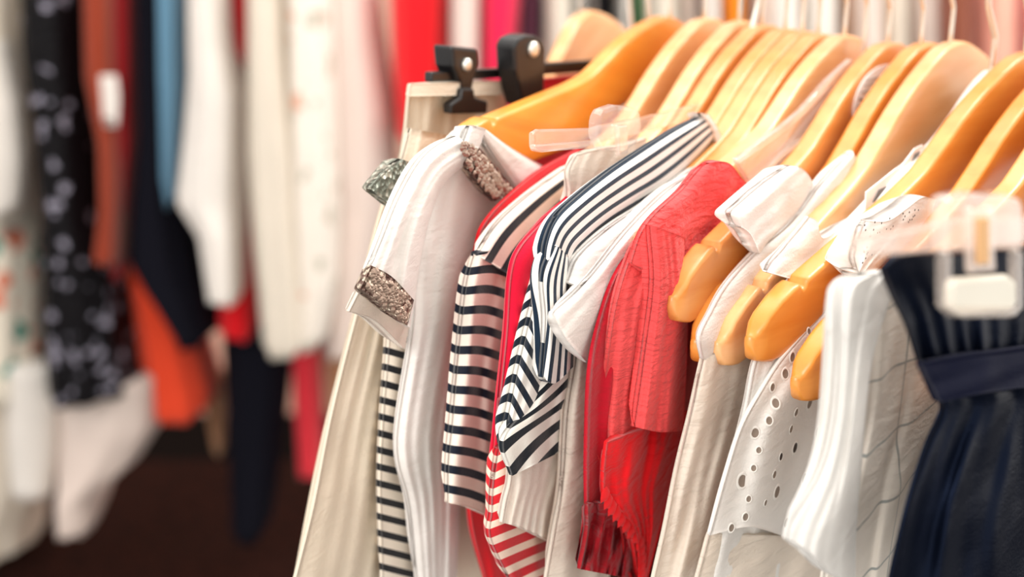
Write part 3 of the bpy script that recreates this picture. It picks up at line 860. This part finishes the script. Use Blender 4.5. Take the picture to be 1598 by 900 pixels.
# --- dotted white blouse on C (tip bare), eyelet top
DOTW = cloth('dotted_white', '#f5f0ea', crinkle=0.3, trans=0.3)
g = garment('dotted_blouse', 'white blouse with tiny printed dots gathered where the orange hanger arm enters', 'blouse', 'C')
fr = FR['C']
cloth_patch('shoulder', fr, [(1350, 345), (1342, 365), (1336, 388), (1334, 402), (1338, 420)], [(1462, 312), (1450, 345), (1420, 380), (1385, 410), (1345, 442)],
            T=[(1350, 345), (1385, 345), (1415, 326), (1440, 308), (1462, 312)], off=0.014, th=.008, puff=.006,
            folds=[(.0014, 3, .1, .4, .3)], mat=DOTW, parent=g, seed=43, nv=40, nu=50, crumple=.0014)
v_, f_ = [], []
rnd = random.Random(5)
for _ in range(46):
    t, s = rnd.random(), rnd.random()
    p = (1345 + 95 * s * (1 - t * .5), 352 + 60 * t - 28 * s)
    X = fr.at(p, 0.0235); b = len(v_); v_.append(X)
    for k in range(6): v_.append(X + (fr.a * math.cos(k * 1.047) + np.array([0, 0, 1.0]) * math.sin(k * 1.047)) * .0005)
    for k in range(6): f_.append((b, b + 1 + k, b + 1 + (k + 1) % 6))
o = mesh_obj('printed_dots', v_, f_, plain('dot_ink', '#3a3436', .8), g); o['kind'] = 'stuff'

g = garment('eyelet_top', 'white cotton top with cut-out eyelets and a plain hem band', 'top', 'C')
cloth_patch('body', fr, [(1345, 440), (1293, 482), (1225, 556), (1186, 615), (1158, 667), (1134, 741), (1108, 835)],
            [(1420, 420), (1400, 520), (1385, 640), (1370, 740), (1350, 850)], B=[(1108, 835), (1170, 822), (1230, 838), (1290, 842), (1350, 850)],
            off=0.004, puff=.005, folds=[(.0032, 2.8, .2, .15, .4)], mat=EYELET, parent=g, seed=44, nv=80, nu=50)
cloth_patch('hem_band', fr, [(1108, 832), (1098, 870), (1086, 915)], [(1350, 840), (1345, 870), (1340, 915)], off=0.003, puff=.004,
            folds=[(.003, 3.2, .2, .15, .1)], mat=SHEER, parent=g, seed=45, nv=24, nu=50)
EYH = plain('eyelet_shade', '#84766a', 0.9)  # shade inside the holes, painted as disc colours; the cloth is not cut
EYHD = plain('eyelet_deep_shade', '#3f332d', 0.9)
holes = [(1262, 517, 4, 0), (1236, 557, 6, 0), (1225, 583, 6, 0), (1205, 604, 5, 0), (1210, 629, 6, 0), (1242, 643, 5, 0), (1200, 656, 5, 0), (1263, 628, 8, 0), (1178, 675, 6, 0),
         (1234, 669, 5, 0), (1277, 674, 8, 0), (1184, 702, 4, 0), (1240, 698, 7, 1), (1280, 703, 6, 1), (1218, 712, 5, 1), (1300, 663, 6, 0), (1176, 730, 4, 0), (1272, 729, 6, 0), (1208, 740, 5, 0),
         (1158, 750, 8, 0), (1255, 746, 7, 0), (1212, 767, 8, 0), (1168, 778, 4, 0), (1194, 784, 4, 0), (1257, 773, 5, 0), (1163, 806, 5, 0), (1227, 815, 7, 0), (1141, 823, 5, 0), (1280, 560, 4, 0)]
import itertools
deps = bpy.context.evaluated_depsgraph_get()
def surf_off(o, px, default):
    """distance of a cloth surface along its frame normal below a pixel's ray"""
    r = Vector(ray(*px)).normalized()
    org = Vector(EYE) - Vector(parent_origin(o))
    from mathutils.bvhtree import BVHTree
    if o.name not in BV: BV[o.name] = BVHTree.FromPolygons([v.co for v in o.data.vertices], [p.vertices for p in o.data.polygons])
    h = BV[o.name].ray_cast(org, r)
    if h[0] is None: return None
    return np.array(h[0]) + np.array(parent_origin(o)), np.array(h[1])
BV = {}
body = [c for c in g.children if c.name.startswith('body')][0]
for (x, y, r, dk) in holes:
    h = surf_off(body, (x, y), 0)
    if h is None: continue
    X, nn = h
    if nn @ (EYE - X) < 0: nn = -nn
    t1 = np.cross(nn, [0, 0, 1.0]); t1 /= np.linalg.norm(t1); t2 = np.cross(nn, t1)
    R = r * 0.00028
    v_, f_, fm = [], [], []
    K = 14
    for (rr, hh) in ((R * 1.5, .0000), (R * 1.3, .0003), (R * 1.1, .0002), (R * 1.0, .0001)):
        for k in range(K):
            an = 2 * math.pi * k / K
            v_.append(X + nn * (hh + .0002) + t1 * rr * math.cos(an) + t2 * rr * 1.2 * math.sin(an))
    for q in range(3):
        for k in range(K):
            k2 = (k + 1) % K
            f_.append((q * K + k, q * K + k2, (q + 1) * K + k2, (q + 1) * K + k)); fm.append(0)
    f_.append(tuple(3 * K + k for k in range(K))); fm.append(1)
    o = mesh_obj('eyelet', v_, f_, None, body, mats=[EYELET, EYHD if dk else EYH], fmat=fm)

# --- checked blouse on E (its plain front sleeve covers D's arm)
g = garment('checked_blouse', 'white blouse with thin grey windowpane check beside the navy dress', 'blouse', 'E')
fr = FR['E']
cloth_patch('body', fr, [(1345, 440), (1330, 520), (1322, 640), (1305, 760), (1285, 915)], [(1500, 430), (1510, 560), (1500, 640), (1450, 760), (1420, 915)],
            T=[(1345, 440), (1390, 425), (1440, 440), (1500, 430)], off=0.010, puff=.006, folds=[(.003, 3.0, .2, .1, .5), (.001, 7, .1, .1, .5)], mat=CHECK, parent=g, seed=46, nv=90, nu=60, crumple=.0012)
cloth_patch('sleeve', fr, [(1350, 428), (1315, 450), (1310, 560), (1302, 660), (1280, 740), (1236, 815), (1228, 840)], [(1405, 424), (1385, 480), (1362, 560), (1350, 660), (1342, 760), (1336, 840), (1335, 915)],
            B=[(1228, 840), (1262, 862), (1290, 890), (1335, 915)], off=0.018, puff=.006, folds=[(.003, 1.8, .2, .2, .3), (.001, 5, .1, .1, .5)], mat=GREYW, parent=g, seed=47, nv=80, nu=44)

# --- navy dress on the clear clip hanger
fr = FR['Z']
g = garment('navy_dress', 'navy satin dress with a gathered bodice and belt held by clear clips', 'dress', 'Z')
cloth_patch('bodice', fr, [(1378, 420), (1398, 465), (1420, 510), (1440, 570), (1462, 625)], [(1800, 370), (1795, 430), (1790, 480), (1785, 530), (1780, 580)],
            T=[(1378, 420), (1412, 399), (1500, 396), (1620, 388), (1800, 370)], off=0.009, puff=.005, folds=[(.0025, 13, .2, .3, .9), (.002, 5, .2, .6, .9)], mat=SATIN, parent=g, seed=48, nv=60, nu=120)
cloth_patch('belt', fr, [(1436, 568), (1450, 596), (1466, 628)], [(1800, 512), (1800, 545), (1800, 575)], T=[(1436, 568), (1520, 556), (1598, 546), (1800, 512)],
            B=[(1466, 628), (1520, 616), (1598, 604), (1800, 575)], off=0.016, puff=.003, folds=[(.001, 2, .2, 1.3, .1)], mat=BLACKSATIN, parent=g, seed=49, nv=24, nu=80, crumple=.0008)
cloth_patch('skirt', fr, [(1470, 622), (1472, 645), (1448, 700), (1420, 790), (1390, 915)], [(1800, 570), (1810, 660), (1830, 760), (1850, 915)],
            off=0.008, puff=.006, folds=[(.006, 5.2, .15, .1, .6), (.002, 11, .1, .2, .6)], mat=SATIN, parent=g, seed=50, nv=60, nu=100)

g = thing('clear_clip_hanger', 'clear plastic clip hanger over the navy dress, white pad on its clip', 'hanger', fr.N)
CLEAR_, CLEAR = CLEAR, CLEARM
fz = Frame(fr.N + fr.n * .020, fr.a)
extrude('bar', fz, [(1338, 372), (1400, 362), (1470, 345), (1600, 336), (1800, 322), (1800, 352), (1600, 380), (1480, 392), (1410, 398), (1345, 402)], 0.004, 0.0, CLEAR, g, .001)
extrude('bar_flange', fz, [(1340, 374), (1470, 350), (1800, 326), (1800, 331), (1470, 356), (1342, 380)], 0.007, 0.004, CLEAR, g, .0005)
extrude('clip', fz, [(1478, 318), (1486, 308), (1520, 302), (1570, 303), (1592, 309), (1598, 320), (1598, 392), (1478, 394)], 0.012, 0.006, CLEAR, g, .0015)
cl = extrude('clip_frame', fz, [(1477, 392), (1488, 392), (1488, 436), (1488, 478), (1500, 490), (1575, 490), (1587, 478), (1588, 392), (1599, 392), (1599, 480), (1585, 497), (1490, 497), (1477, 482)], 0.013, 0.009, CLEAR_, g, .001)
extrude('clip_pad', fz, [(1487, 448), (1494, 436), (1575, 430), (1587, 440), (1588, 474), (1578, 486), (1500, 492), (1487, 482)], 0.0125, 0.009, plain('pad_white', '#e9e4d6', 0.5), cl, .0012)
tg = extrude('clip_tongue', fz, [(1516, 326), (1554, 324), (1554, 380), (1556, 424), (1518, 428), (1516, 380)], 0.016, 0.013, CLEAR, g, .001)
extrude('spring', fz, [(1527, 340), (1545, 339), (1545, 412), (1527, 414)], 0.0175, 0.0165, plain('spring_brass', '#e3b178', 0.4, .3), tg, .0005)
rise = RAILZ + .0115 - fr.N[2]
hp = [fr.N + fr.a * q[0] + np.array([0, 0, q[2]]) for q in hook_pts(rise)][2:]
low = fz.at((1800, 335), .002)
v, f = tube_mesh([low, low + (hp[0] - low) * .5] + hp, .0018, 10); mesh_obj('hook', v, f, STEEL, g)

CLEAR = CLEAR_
# --- clear clip hanger in the middle with a white frilled camisole
fr = FR['H4']; fq = Frame(FR['H3'].N + FR['H3'].n * .012, FR['H3'].a)
g = thing('clear_clip_hanger', 'clear plastic clip hanger with its pinkish end sticking out over red cloth', 'hanger', FR['H3'].N)
extrude('bar_end', fq, [(834, 207), (842, 202), (925, 200), (940, 196), (1040, 176), (1100, 160), (1154, 120), (1160, 140), (1105, 182), (1040, 200), (940, 222), (928, 228), (846, 236), (834, 232)], 0.004, 0.001, CLEAR, g, .001)
extrude('bar_lip', fq, [(836, 226), (928, 219), (930, 230), (846, 238), (836, 236)], 0.007, 0.004, CLEAR, g, .0008)
extrude('clip', fq, [(936, 184), (944, 170), (962, 164), (985, 166), (1000, 172), (1003, 200), (996, 225), (975, 238), (945, 236), (934, 215)], 0.014, 0.008, CLEAR, g, .002)
extrude('clip_tongue', fq, [(966, 196), (980, 195), (981, 240), (967, 243)], 0.0165, 0.014, CLEAR, g, .0008)
hp = [FR['H3'].N + fq.n * .012 + fq.a * q[0] + np.array([0, 0, q[2]]) for q in hook_pts(RAILZ + .0115 - FR['H3'].N[2])][3:]
low = fq.at((1154, 128), .002)
v, f = tube_mesh([low, low + (hp[0] - low) * .5] + hp, .0015, 10); mesh_obj('hook', v, f, STEEL, g)
g = garment('frilled_camisole', 'white frilled camisole under the middle clear clip hanger', 'camisole', 'H3')
cloth_patch('body', fq, [(900, 242), (888, 268), (890, 300), (885, 330)], [(1010, 215), (1000, 250), (980, 280), (950, 310)],
            T=[(900, 242), (940, 232), (980, 226), (1010, 215)], off=0.001, puff=.003, folds=[(.0016, 5, .1, .5, .2)], mat=WHITE_W, parent=g, seed=51, nv=30, nu=40)

# --- clear hanger arm over the coral blouse's hanger
fx = Frame(FR['H8'].N + FR['H8'].n * .011, FR['H8'].a)
g = thing('clear_hanger', 'clear plastic hanger arm lying over the coral blouse hanger', 'hanger', FR['H8'].N)
def band(name, fr_, top, bot, o1, o2, mat, parent):
    extrude(name, fr_, [tuple(p) for p in resample(top, 24)] + [tuple(p) for p in reversed(resample(bot, 24))], o1, o2, mat, parent, .0006)
band('arm', fx, [(1330, 92), (1290, 132), (1255, 172), (1215, 205), (1150, 250)], [(1345, 118), (1310, 172), (1270, 210), (1225, 245), (1176, 292)], .003, 0, CLEAR, g)
band('arm_rib', fx, [(1328, 92), (1288, 130), (1253, 170), (1213, 203), (1150, 248)], [(1332, 96), (1293, 138), (1260, 176), (1219, 211), (1154, 256)], .006, .003, CLEAR, g)
band('lower_rib', fx, [(1340, 112), (1306, 165), (1266, 204), (1222, 240), (1172, 286)], [(1345, 118), (1310, 172), (1270, 210), (1225, 245), (1176, 292)], .006, .003, CLEAR, g)
hp = [fx.N + fx.a * q[0] + np.array([0, 0, q[2]]) for q in hook_pts(RAILZ + .0115 - fx.N[2])]
hp = [hp[0] + np.array([0, 0, -.012])] + hp
v, f = tube_mesh(hp, .0015, 10); mesh_obj('hook', v, f, STEEL, g)

# --- tags and labels
def tag(label, fr, outline, off, lines, block=None, sm=0):
    g = thing('price_tag', label, 'tag', fr.at(outline[0], off), 'paper tags between the hangers')
    extrude('card', fr, outline, off, off - .0006, plain('tag_card', '#fbfaf8', .6), g, 0, sm)
    v, f = [], []
    for (a, b, w) in lines:
        A, B = fr.at(a, off + .0003), fr.at(b, off + .0003)
        d = B - A; ln = np.linalg.norm(d); d /= ln
        box(v, f, (A + B) / 2, (d, np.cross(fr.n, d), fr.n), (ln / 2, w, .0001))
    if v: mesh_obj('printed_lines', v, f, plain('tag_ink', '#8d8f92', .7), g, smooth=False)
    if block: extrude('barcode_block', fr, block, off + .0005, off + .0002, plain('barcode_ink', '#77797c', .7), g)
fa = FR['A2']
ofs = -0.010
tag('rounded white paper tag with faint print between two orange hanger arms', fa,
    [(1390, 100), (1372, 104), (1352, 120), (1338, 145), (1332, 172), (1334, 195), (1342, 208), (1356, 205), (1372, 190), (1390, 150)], ofs,
    [((1352, 126), (1374, 120), .00025), ((1348, 134), (1372, 128), .0002), ((1344, 144), (1370, 138), .0002), ((1341, 153), (1352, 160), .0005), ((1338, 165), (1362, 160), .0002)],
    [(1338, 178), (1349, 176), (1351, 188), (1340, 197)], 30)
fb = FR['B']
tag('small white neck label with a dark patch under the widest pale hanger', fb, [(1352, 300), (1400, 262), (1425, 268), (1412, 300), (1380, 325), (1350, 335)], .018,
    [((1362, 322), (1385, 300), .0004), ((1372, 322), (1392, 303), .0002)], [(1372, 296), (1386, 290), (1390, 294), (1380, 308), (1362, 316)])
tag('tiny crumpled white label peeping below the widest pale hanger', fb, [(1408, 258), (1428, 232), (1440, 226), (1452, 236), (1440, 262), (1420, 275)], .018,
    [((1424, 250), (1434, 240), .0004)], [(1428, 240), (1436, 236), (1434, 248), (1424, 252)])
#PART3

# ------------------------------------------------------------------ the second rack behind
def zof(ypx, Y):
    r = ray(799, ypx); return CAMZ + r[2] * Y / r[1]
BRZ = 1.50
def far_garment(name, label, cat, Y, L, R, mat, dh=0.11, ripple=0.10, nrip=5, top=True, group=None, seed=0, hook=True, extra=()):
    ys = [p[1] for p in L]; y0, y1 = min(L[0][1], R[0][1]), max(L[-1][1], R[-1][1])
    rows = []
    nv = max(14, int((y1 - y0) / 9))
    def xat(C, y):
        yy = [p[1] for p in C]; xx = [p[0] for p in C]
        return float(np.interp(y, yy, xx))
    seg = 40
    xl0, xr0 = xat(L, y0), xat(R, y0)
    c0 = EYE + ray((xl0 + xr0) / 2, y0) * (Y / ray(0, y0)[1])
    root = thing(name, label, cat, (c0[0], Y, c0[2]), group)
    v, f = [], []
    levels = []
    if top:
        for q in (0.0, .25, .5, .75):           # shoulders above the frame
            levels.append(('t', q))
    for j in range(nv): levels.append(('b', j / (nv - 1)))
    for kind, q in levels:
        if kind == 't':
            z = 1.435 + (c0[2] - 1.435) * q; t = 0
            k = 0.25 + 0.75 * math.sin(q * math.pi / 2)
            xl = EYE + ray(xl0, y0) * (Y / ray(0, y0)[1]); xr = EYE + ray(xr0, y0) * (Y / ray(0, y0)[1])
            cx, w = (xl[0] + xr[0]) / 2, (xr[0] - xl[0]) / 2
            w = w * (0.35 + 0.65 * q); d = dh * k
        else:
            y = y0 + (y1 - y0) * q; t = q
            a = EYE + ray(xat(L, y), y) * (Y / ray(0, y)[1]); b = EYE + ray(xat(R, y), y) * (Y / ray(0, y)[1])
            cx, w, z, d, k = (a[0] + b[0]) / 2, (b[0] - a[0]) / 2, a[2], dh, 1
        for m in range(seg):
            an = 2 * math.pi * m / seg
            c, s_ = math.cos(an), math.sin(an)
            rp = 1 - ripple * (0.5 + 0.5 * math.sin(nrip * 2 * an + seed + 1.5 * t)) * (0.4 + 0.6 * t) * (1 - abs(c) ** 8)
            zz = z + (0.006 * math.sin(3 * an + seed) if (kind == 'b' and q == 1.0) else 0)
            v.append((cx + w * math.copysign(abs(c) ** .75, c) * rp, Y + d * math.copysign(abs(s_) ** .8, s_) * rp, zz))
    n = len(levels)
    for i in range(n - 1):
        for m in range(seg):
            m2 = (m + 1) % seg
            f.append((i * seg + m, (i + 1) * seg + m, (i + 1) * seg + m2, i * seg + m2))
    f.append(tuple(range(seg))); f.append(tuple((n - 1) * seg + m for m in reversed(range(seg))))
    uv = []
    for p in v: uv.append((p[0] * 1.0 + p[1] * 0.8, p[2]))
    b = mesh_obj('body', v, f, mat, root, uv={'metric': uv, 'patch': uv})
    if hook and top:
        pts = [(c0[0], Y, 1.425), (c0[0], Y, 1.45), (c0[0], Y + .01, BRZ - .012)]
        yr = 1.92
        hv_, hf_ = tube_mesh([(c0[0], Y, 1.42), (c0[0], Y, 1.445), (c0[0], (Y + yr) / 2, 1.465), (c0[0], yr - .0155, BRZ - .008), (c0[0], yr - .013, BRZ + .008), (c0[0], yr, BRZ + .0165), (c0[0], yr + .014, BRZ + .008), (c0[0], yr + .0155, BRZ - .004)], .0017, 8)
        mesh_obj('hook', hv_, hf_, STEEL, root)
    for (pn, eL, eR, em, eY) in extra:
        vv, ff, uu = [], [], []
        A = resample(eL, 16); B_ = resample(eR, 16)
        for i in range(16):
            a = EYE + ray(*A[i]) * (eY / ray(*A[i])[1]); bb = EYE + ray(*B_[i]) * (eY / ray(*B_[i])[1])
            c_ = (a + bb) / 2; w = np.linalg.norm(bb - a) / 2
            for m in range(16):
                an = 2 * math.pi * m / 16
                vv.append((c_[0] + w * math.cos(an), c_[1] + .028 * math.sin(an), c_[2]))
                uu.append((vv[-1][0], vv[-1][2]))
        for i in range(15):
            for m in range(16):
                m2 = (m + 1) % 16
                ff.append((i * 16 + m, (i + 1) * 16 + m, (i + 1) * 16 + m2, i * 16 + m2))
        ff.append(tuple(range(16))); ff.append(tuple(15 * 16 + m for m in reversed(range(16))))
        mesh_obj(pn, vv, ff, em, root, uv={'metric': uu, 'patch': uu})
    return root

rail2 = thing('clothes_rail', 'steel rail of the blurred rack behind, clothes packed side by side', 'rail', (0, 1.92, BRZ))
v, f = tube_mesh([(x, 1.92, BRZ) for x in np.linspace(-1.15, 1.25, 10)], .0125, 16)
mesh_obj('rail_tube', v, f, plain('rail_chrome', '#cfcfd2', .15, 1), rail2)
for x in (-1.14, 1.24):
    v, f = tube_mesh([(x, 1.92, z) for z in np.linspace(.02, BRZ, 6)], .016, 12); mesh_obj('upright', v, f, plain('rail_chrome', '#cfcfd2', .15, 1), rail2)
    v, f = [], []; box(v, f, (x, 1.92, .012), np.eye(3), (.02, .25, .012)); mesh_obj('foot', v, f, plain('rail_chrome', '#cfcfd2', .15, 1), rail2, smooth=False)

fw = cloth('far_white', '#efe9e2', trans=.25); fcr = cloth('far_cream', '#e6dccd', trans=.25); fpk = cloth('far_pinkish', '#eddcd2', trans=.25)
fbk = cloth('far_black', '#0f0d10', trans=0, sheen=0, spec=.05); fnv = cloth('far_navy', '#111119', trans=0, sheen=0, spec=.06); frust = cloth('far_rust', '#8e3216', trans=.05)
fdr = cloth('far_dark_red', '#a3141a', trans=.1); frd = cloth('far_red', '#ee1420', trans=.15); fblue = cloth('far_denim', '#5d86a0', trans=.05)
fblue2 = cloth('far_dusk_denim', '#3a4a66', trans=.05); forange = cloth('far_orange', '#ee4a28', trans=.15); fcoral = cloth('far_coral', '#e4323f', trans=.1)
fmag = cloth('far_magenta', '#e8204f', trans=.1); fplum = cloth('far_plum', '#4a1830', trans=.05); ftan = cloth('far_tan', '#b98a68', trans=.1)
fgreen = cloth('far_green', '#2f7f3c', trans=.05); fgold = cloth('far_gold', '#e8860f', trans=.05); fbrown = cloth('far_brown', '#8a4a34', trans=.05)
fsalm = cloth('far_salmon', '#eda894', trans=.1); fgrey = cloth('far_grey', '#d8d4cc', trans=.1)
seqb = sequin_mat('far_sequin_black', '#0b090c', '#8c8896', 100, .93)
for k_, v_s in (('Metallic', 0.0), ('Specular IOR Level', 0.12), ('Roughness', .5)): seqb.node_tree.nodes['Principled BSDF'].inputs[k_].default_value = v_s
flor = floral('far_floral', '#e6dccb', [('#1f8a7a', .60), ('#d8775a', .63), ('#22384f', .66)], 26)
flor2 = floral('far_fleck', '#ece3d8', [('#e0a890', .68), ('#b8b4a4', .66)], 30)
GRP = 'clothes on the blurred rear rack'
T0 = -70
fg = far_garment
fg('cream_blouse', 'blurred cream blouse at the very left edge of the rear rack', 'blouse', 1.88, [(-70, T0), (-70, 330)], [(50, T0), (62, 150), (60, 330)], fcr, group=GRP, seed=1)
fg('white_shirt', 'blurred white sleeve-like shirt hanging low at the left edge', 'shirt', 1.80, [(-60, 60), (-60, 320)], [(10, 60), (34, 160), (40, 250), (34, 318)], fw, dh=.05, group=GRP, seed=2, top=False)
fg('floral_dress', 'blurred cream dress with teal and coral flowers left of the black sequin dress', 'dress', 1.92, [(-60, 200), (-50, 585)], [(70, 200), (82, 400), (84, 585)], flor, group=GRP, seed=3, top=False)
fg('long_white_dress', 'blurred long pale dress reaching down at the bottom left corner', 'dress', 1.98, [(-60, 400), (-60, 830)], [(75, 400), (90, 560), (95, 720), (60, 790)], fcr, group=GRP, seed=4, top=False,
   extra=[('sleeve', [(10, 560), (12, 680), (20, 770)], [(90, 570), (92, 680), (82, 765)], fw, 1.84)])
fg('sequin_dress', 'blurred black dress covered in dark glittering sequins', 'dress', 1.86, [(52, T0), (54, 60), (72, 180), (84, 320), (80, 480), (90, 590)], [(160, T0), (160, 60), (166, 180), (176, 320), (205, 420), (222, 590)], seqb, group=GRP, seed=5,
   extra=[('hem', [(98, 585), (110, 655)], [(222, 580), (215, 650)], fbk, 1.84)])
fg('white_paper_tag', 'small blurred white tag against the black sequin dress', 'tag', 1.74, [(152, 118), (150, 150), (154, 190)], [(182, 118), (186, 150), (184, 190)], fw, dh=.002, ripple=0, top=False)
fg('pale_skirt', 'blurred pale pinkish skirt hanging lowest beneath the black sequin dress', 'skirt', 1.90, [(104, 590), (102, 700), (110, 790)], [(268, 560), (264, 640), (225, 700), (168, 740), (160, 792)], fpk, group=GRP, seed=6, top=False)
fg('rust_top', 'blurred rust brown top right of the black sequin dress', 'top', 1.84, [(152, T0), (156, 100), (178, 200), (180, 300), (168, 380)], [(204, T0), (206, 100), (210, 250), (208, 380)], frust, group=GRP, seed=7)
fg('dark_red_top', 'blurred deep red top beside the rust brown one', 'top', 1.88, [(196, T0), (200, 300), (205, 400)], [(238, T0), (236, 200), (224, 300), (216, 400)], fdr, group=GRP, seed=8)
fg('orange_skirt', 'blurred orange red skirt hanging under the rust brown top', 'skirt', 1.92, [(206, 380), (214, 440), (222, 520), (238, 620)], [(250, 380), (290, 450), (322, 540), (338, 590)], forange, group=GRP, seed=9, top=False, dh=.09)
fg('navy_coat', 'blurred near-black navy coat left of the denim blue one', 'coat', 1.86, [(232, T0), (234, 200), (222, 300), (214, 380), (240, 430), (290, 500)], [(282, T0), (290, 200), (300, 300), (320, 400), (350, 500)], fnv, group=GRP, seed=10)
fg('denim_shirt', 'blurred denim blue shirt between the navy coat and white blouse', 'shirt', 1.84, [(263, T0), (266, 100), (274, 250), (284, 290)], [(308, T0), (308, 120), (300, 230), (296, 290)], fblue, group=GRP, seed=11)
fg('dusk_blue_skirt', 'blurred dusky blue skirt below the white blouse', 'skirt', 1.93, [(296, 280), (308, 400), (322, 495)], [(340, 280), (352, 400), (352, 495)], fblue2, group=GRP, seed=12, top=False, dh=.06)
fg('white_blouse', 'blurred white blouse with wide sleeves beside the dark red neckline', 'blouse', 1.82, [(308, T0), (306, 100), (296, 200), (284, 290), (322, 340), (340, 440)], [(362, T0), (374, 60), (388, 140), (388, 250), (386, 440)], fw, group=GRP, seed=13)
fg('long_red_dress', 'blurred red dress in a strip between two white blouses', 'dress', 1.90, [(356, T0), (360, 100), (366, 200), (360, 300), (352, 490)], [(402, T0), (402, 100), (402, 200), (412, 350), (415, 490)], frd, group=GRP, seed=14,
   extra=[('dark_yoke', [(358, -60), (364, 60), (384, 100)], [(404, -60), (398, 60), (388, 100)], fdr, 1.80)])
fg('black_trousers', 'blurred black trousers hanging below the red dress', 'trousers', 1.92, [(350, 480), (356, 600), (362, 700), (366, 808)], [(458, 480), (452, 600), (440, 700), (425, 806)], fnv, group=GRP, seed=15, top=False, dh=.08)
fg('cream_cardigan', 'blurred cream cardigan with faint peach flecks', 'cardigan', 1.82, [(398, T0), (396, 100), (394, 220), (404, 360), (418, 505)], [(452, T0), (462, 100), (478, 220), (486, 360), (498, 512)], fcr, group=GRP, seed=16)
fg('flecked_blouse', 'blurred white blouse flecked with peach, right of the cream cardigan', 'blouse', 1.84, [(448, T0), (452, 150), (458, 300), (470, 420), (474, 500)], [(530, T0), (540, 150), (545, 300), (540, 420), (520, 505)], flor2, group=GRP, seed=17)
fg('ivory_blouse', 'blurred ivory blouse right beside the bright red top', 'blouse', 1.88, [(515, T0), (520, 150), (528, 300), (520, 420), (512, 520)], [(580, T0), (598, 60), (616, 160), (622, 300), (600, 430), (585, 520)], fpk, group=GRP, seed=18)
fg('coral_trousers', 'blurred coral red trouser leg hanging beside the black trousers', 'trousers', 1.94, [(454, 500), (462, 640), (468, 728)], [(498, 500), (504, 640), (505, 728)], fcoral, group=GRP, seed=19, top=False, dh=.05)
fg('tan_scarf', 'blurred tan scarf end between coral trousers and the cream skirt', 'scarf', 1.97, [(498, 480), (506, 560), (512, 640)], [(560, 480), (552, 560), (545, 630)], ftan, group=GRP, seed=20, top=False, dh=.04)
fg('tan_strap', 'blurred tan strap hanging left of the black trousers', 'strap', 1.98, [(318, 580), (322, 640), (334, 698)], [(350, 580), (352, 640), (350, 700)], ftan, seed=21, top=False, dh=.02)
fg('bright_red_top', 'blurred vivid red top behind the squared black clip', 'top', 1.86, [(610, T0), (614, 100), (622, 180)], [(706, T0), (705, 100), (700, 200)], frd, group=GRP, seed=22)
fg('coral_panel_top', 'blurred coral top beside the vivid red one', 'top', 1.80, [(622, T0), (626, 70), (636, 130)], [(672, T0), (670, 70), (668, 130)], cloth('far_coral2', '#f04a4c', trans=.1), group=GRP, seed=33, dh=.04)
fg('pale_pink_blouse', 'blurred pale pink blouse between vivid red and magenta tops', 'blouse', 1.84, [(704, T0), (704, 200)], [(752, T0), (750, 200)], fpk, group=GRP, seed=23)
fg('magenta_top', 'blurred magenta pink top left of the plum one', 'top', 1.86, [(748, T0), (750, 220)], [(822, T0), (808, 100), (806, 220)], fmag, group=GRP, seed=24)
fg('plum_top', 'blurred dark plum top behind the tall rounded clip', 'top', 1.88, [(812, T0), (806, 220)], [(850, T0), (842, 220)], fplum, group=GRP, seed=25)
# right of the plum top, behind the hooks
strip = [(845, 892, fcr, 'cream'), (890, 912, fgrey, 'grey'), (910, 928, fpk, 'shell pink'), (926, 950, fbk, 'charcoal'), (948, 978, fw, 'white'), (976, 1000, fgreen, 'leaf green'), (998, 1050, fcr, 'ivory'),
         (1048, 1072, fpk, 'blush'), (1070, 1086, fbrown, 'brown'), (1084, 1110, fw, 'chalk white'), (1108, 1150, fgold, 'golden orange'), (1148, 1176, fgrey, 'stone grey'), (1172, 1232, fw, 'milk white'),
         (1228, 1292, fw, 'plain white'), (1288, 1320, ftan, 'fawn'), (1316, 1352, fpk, 'rose white'), (1348, 1392, fcr, 'oatmeal'), (1388, 1448, fpk, 'pearl pink'), (1444, 1486, fbrown, 'chestnut'),
         (1482, 1560, fsalm, 'salmon'), (1556, 1600, cloth('far_rose', '#f2b0ac', trans=.1), 'dusty rose'), (1596, 1660, fw, 'soft white')]
for i, (x0, x1, m, nm) in enumerate(strip):
    fg('hanging_top', 'blurred %s garment on the rear rack behind the steel hooks' % nm, 'garment', 1.85 + .03 * (i % 3), [(x0, T0), (x0 + 3, 60), (x0, 330)], [(x1, T0), (x1 + 2, 60), (x1, 330)], m, group=GRP, seed=40 + i, nrip=3)

# low woven platform under the rear rack
bm_ = sequin_mat('woven_brown', '#1e0d09', '#2c140e', 130, .5)
nt = bm_.node_tree; nt.nodes['Principled BSDF'].inputs['Metallic'].default_value = 0; nt.nodes['Principled BSDF'].inputs['Roughness'].default_value = .9; nt.nodes['Principled BSDF'].inputs['Specular IOR Level'].default_value = .08
g = thing('display_platform', 'low dark brown woven platform under the rear rack', 'platform', (-.5, 2.05, 0))
v, f = [], []; box(v, f, (-.45, 2.02, .40), np.eye(3), (.62, .30, .03)); mesh_obj('top', v, f, bm_, g, smooth=False)
for sx in (-1.02, .12):
    for sy in (1.76, 2.28):
        v, f = [], []; box(v, f, (sx, sy, .185), np.eye(3), (.03, .03, .185)); mesh_obj('leg', v, f, plain('dark_wood', '#2a1712', .5), g, smooth=False)
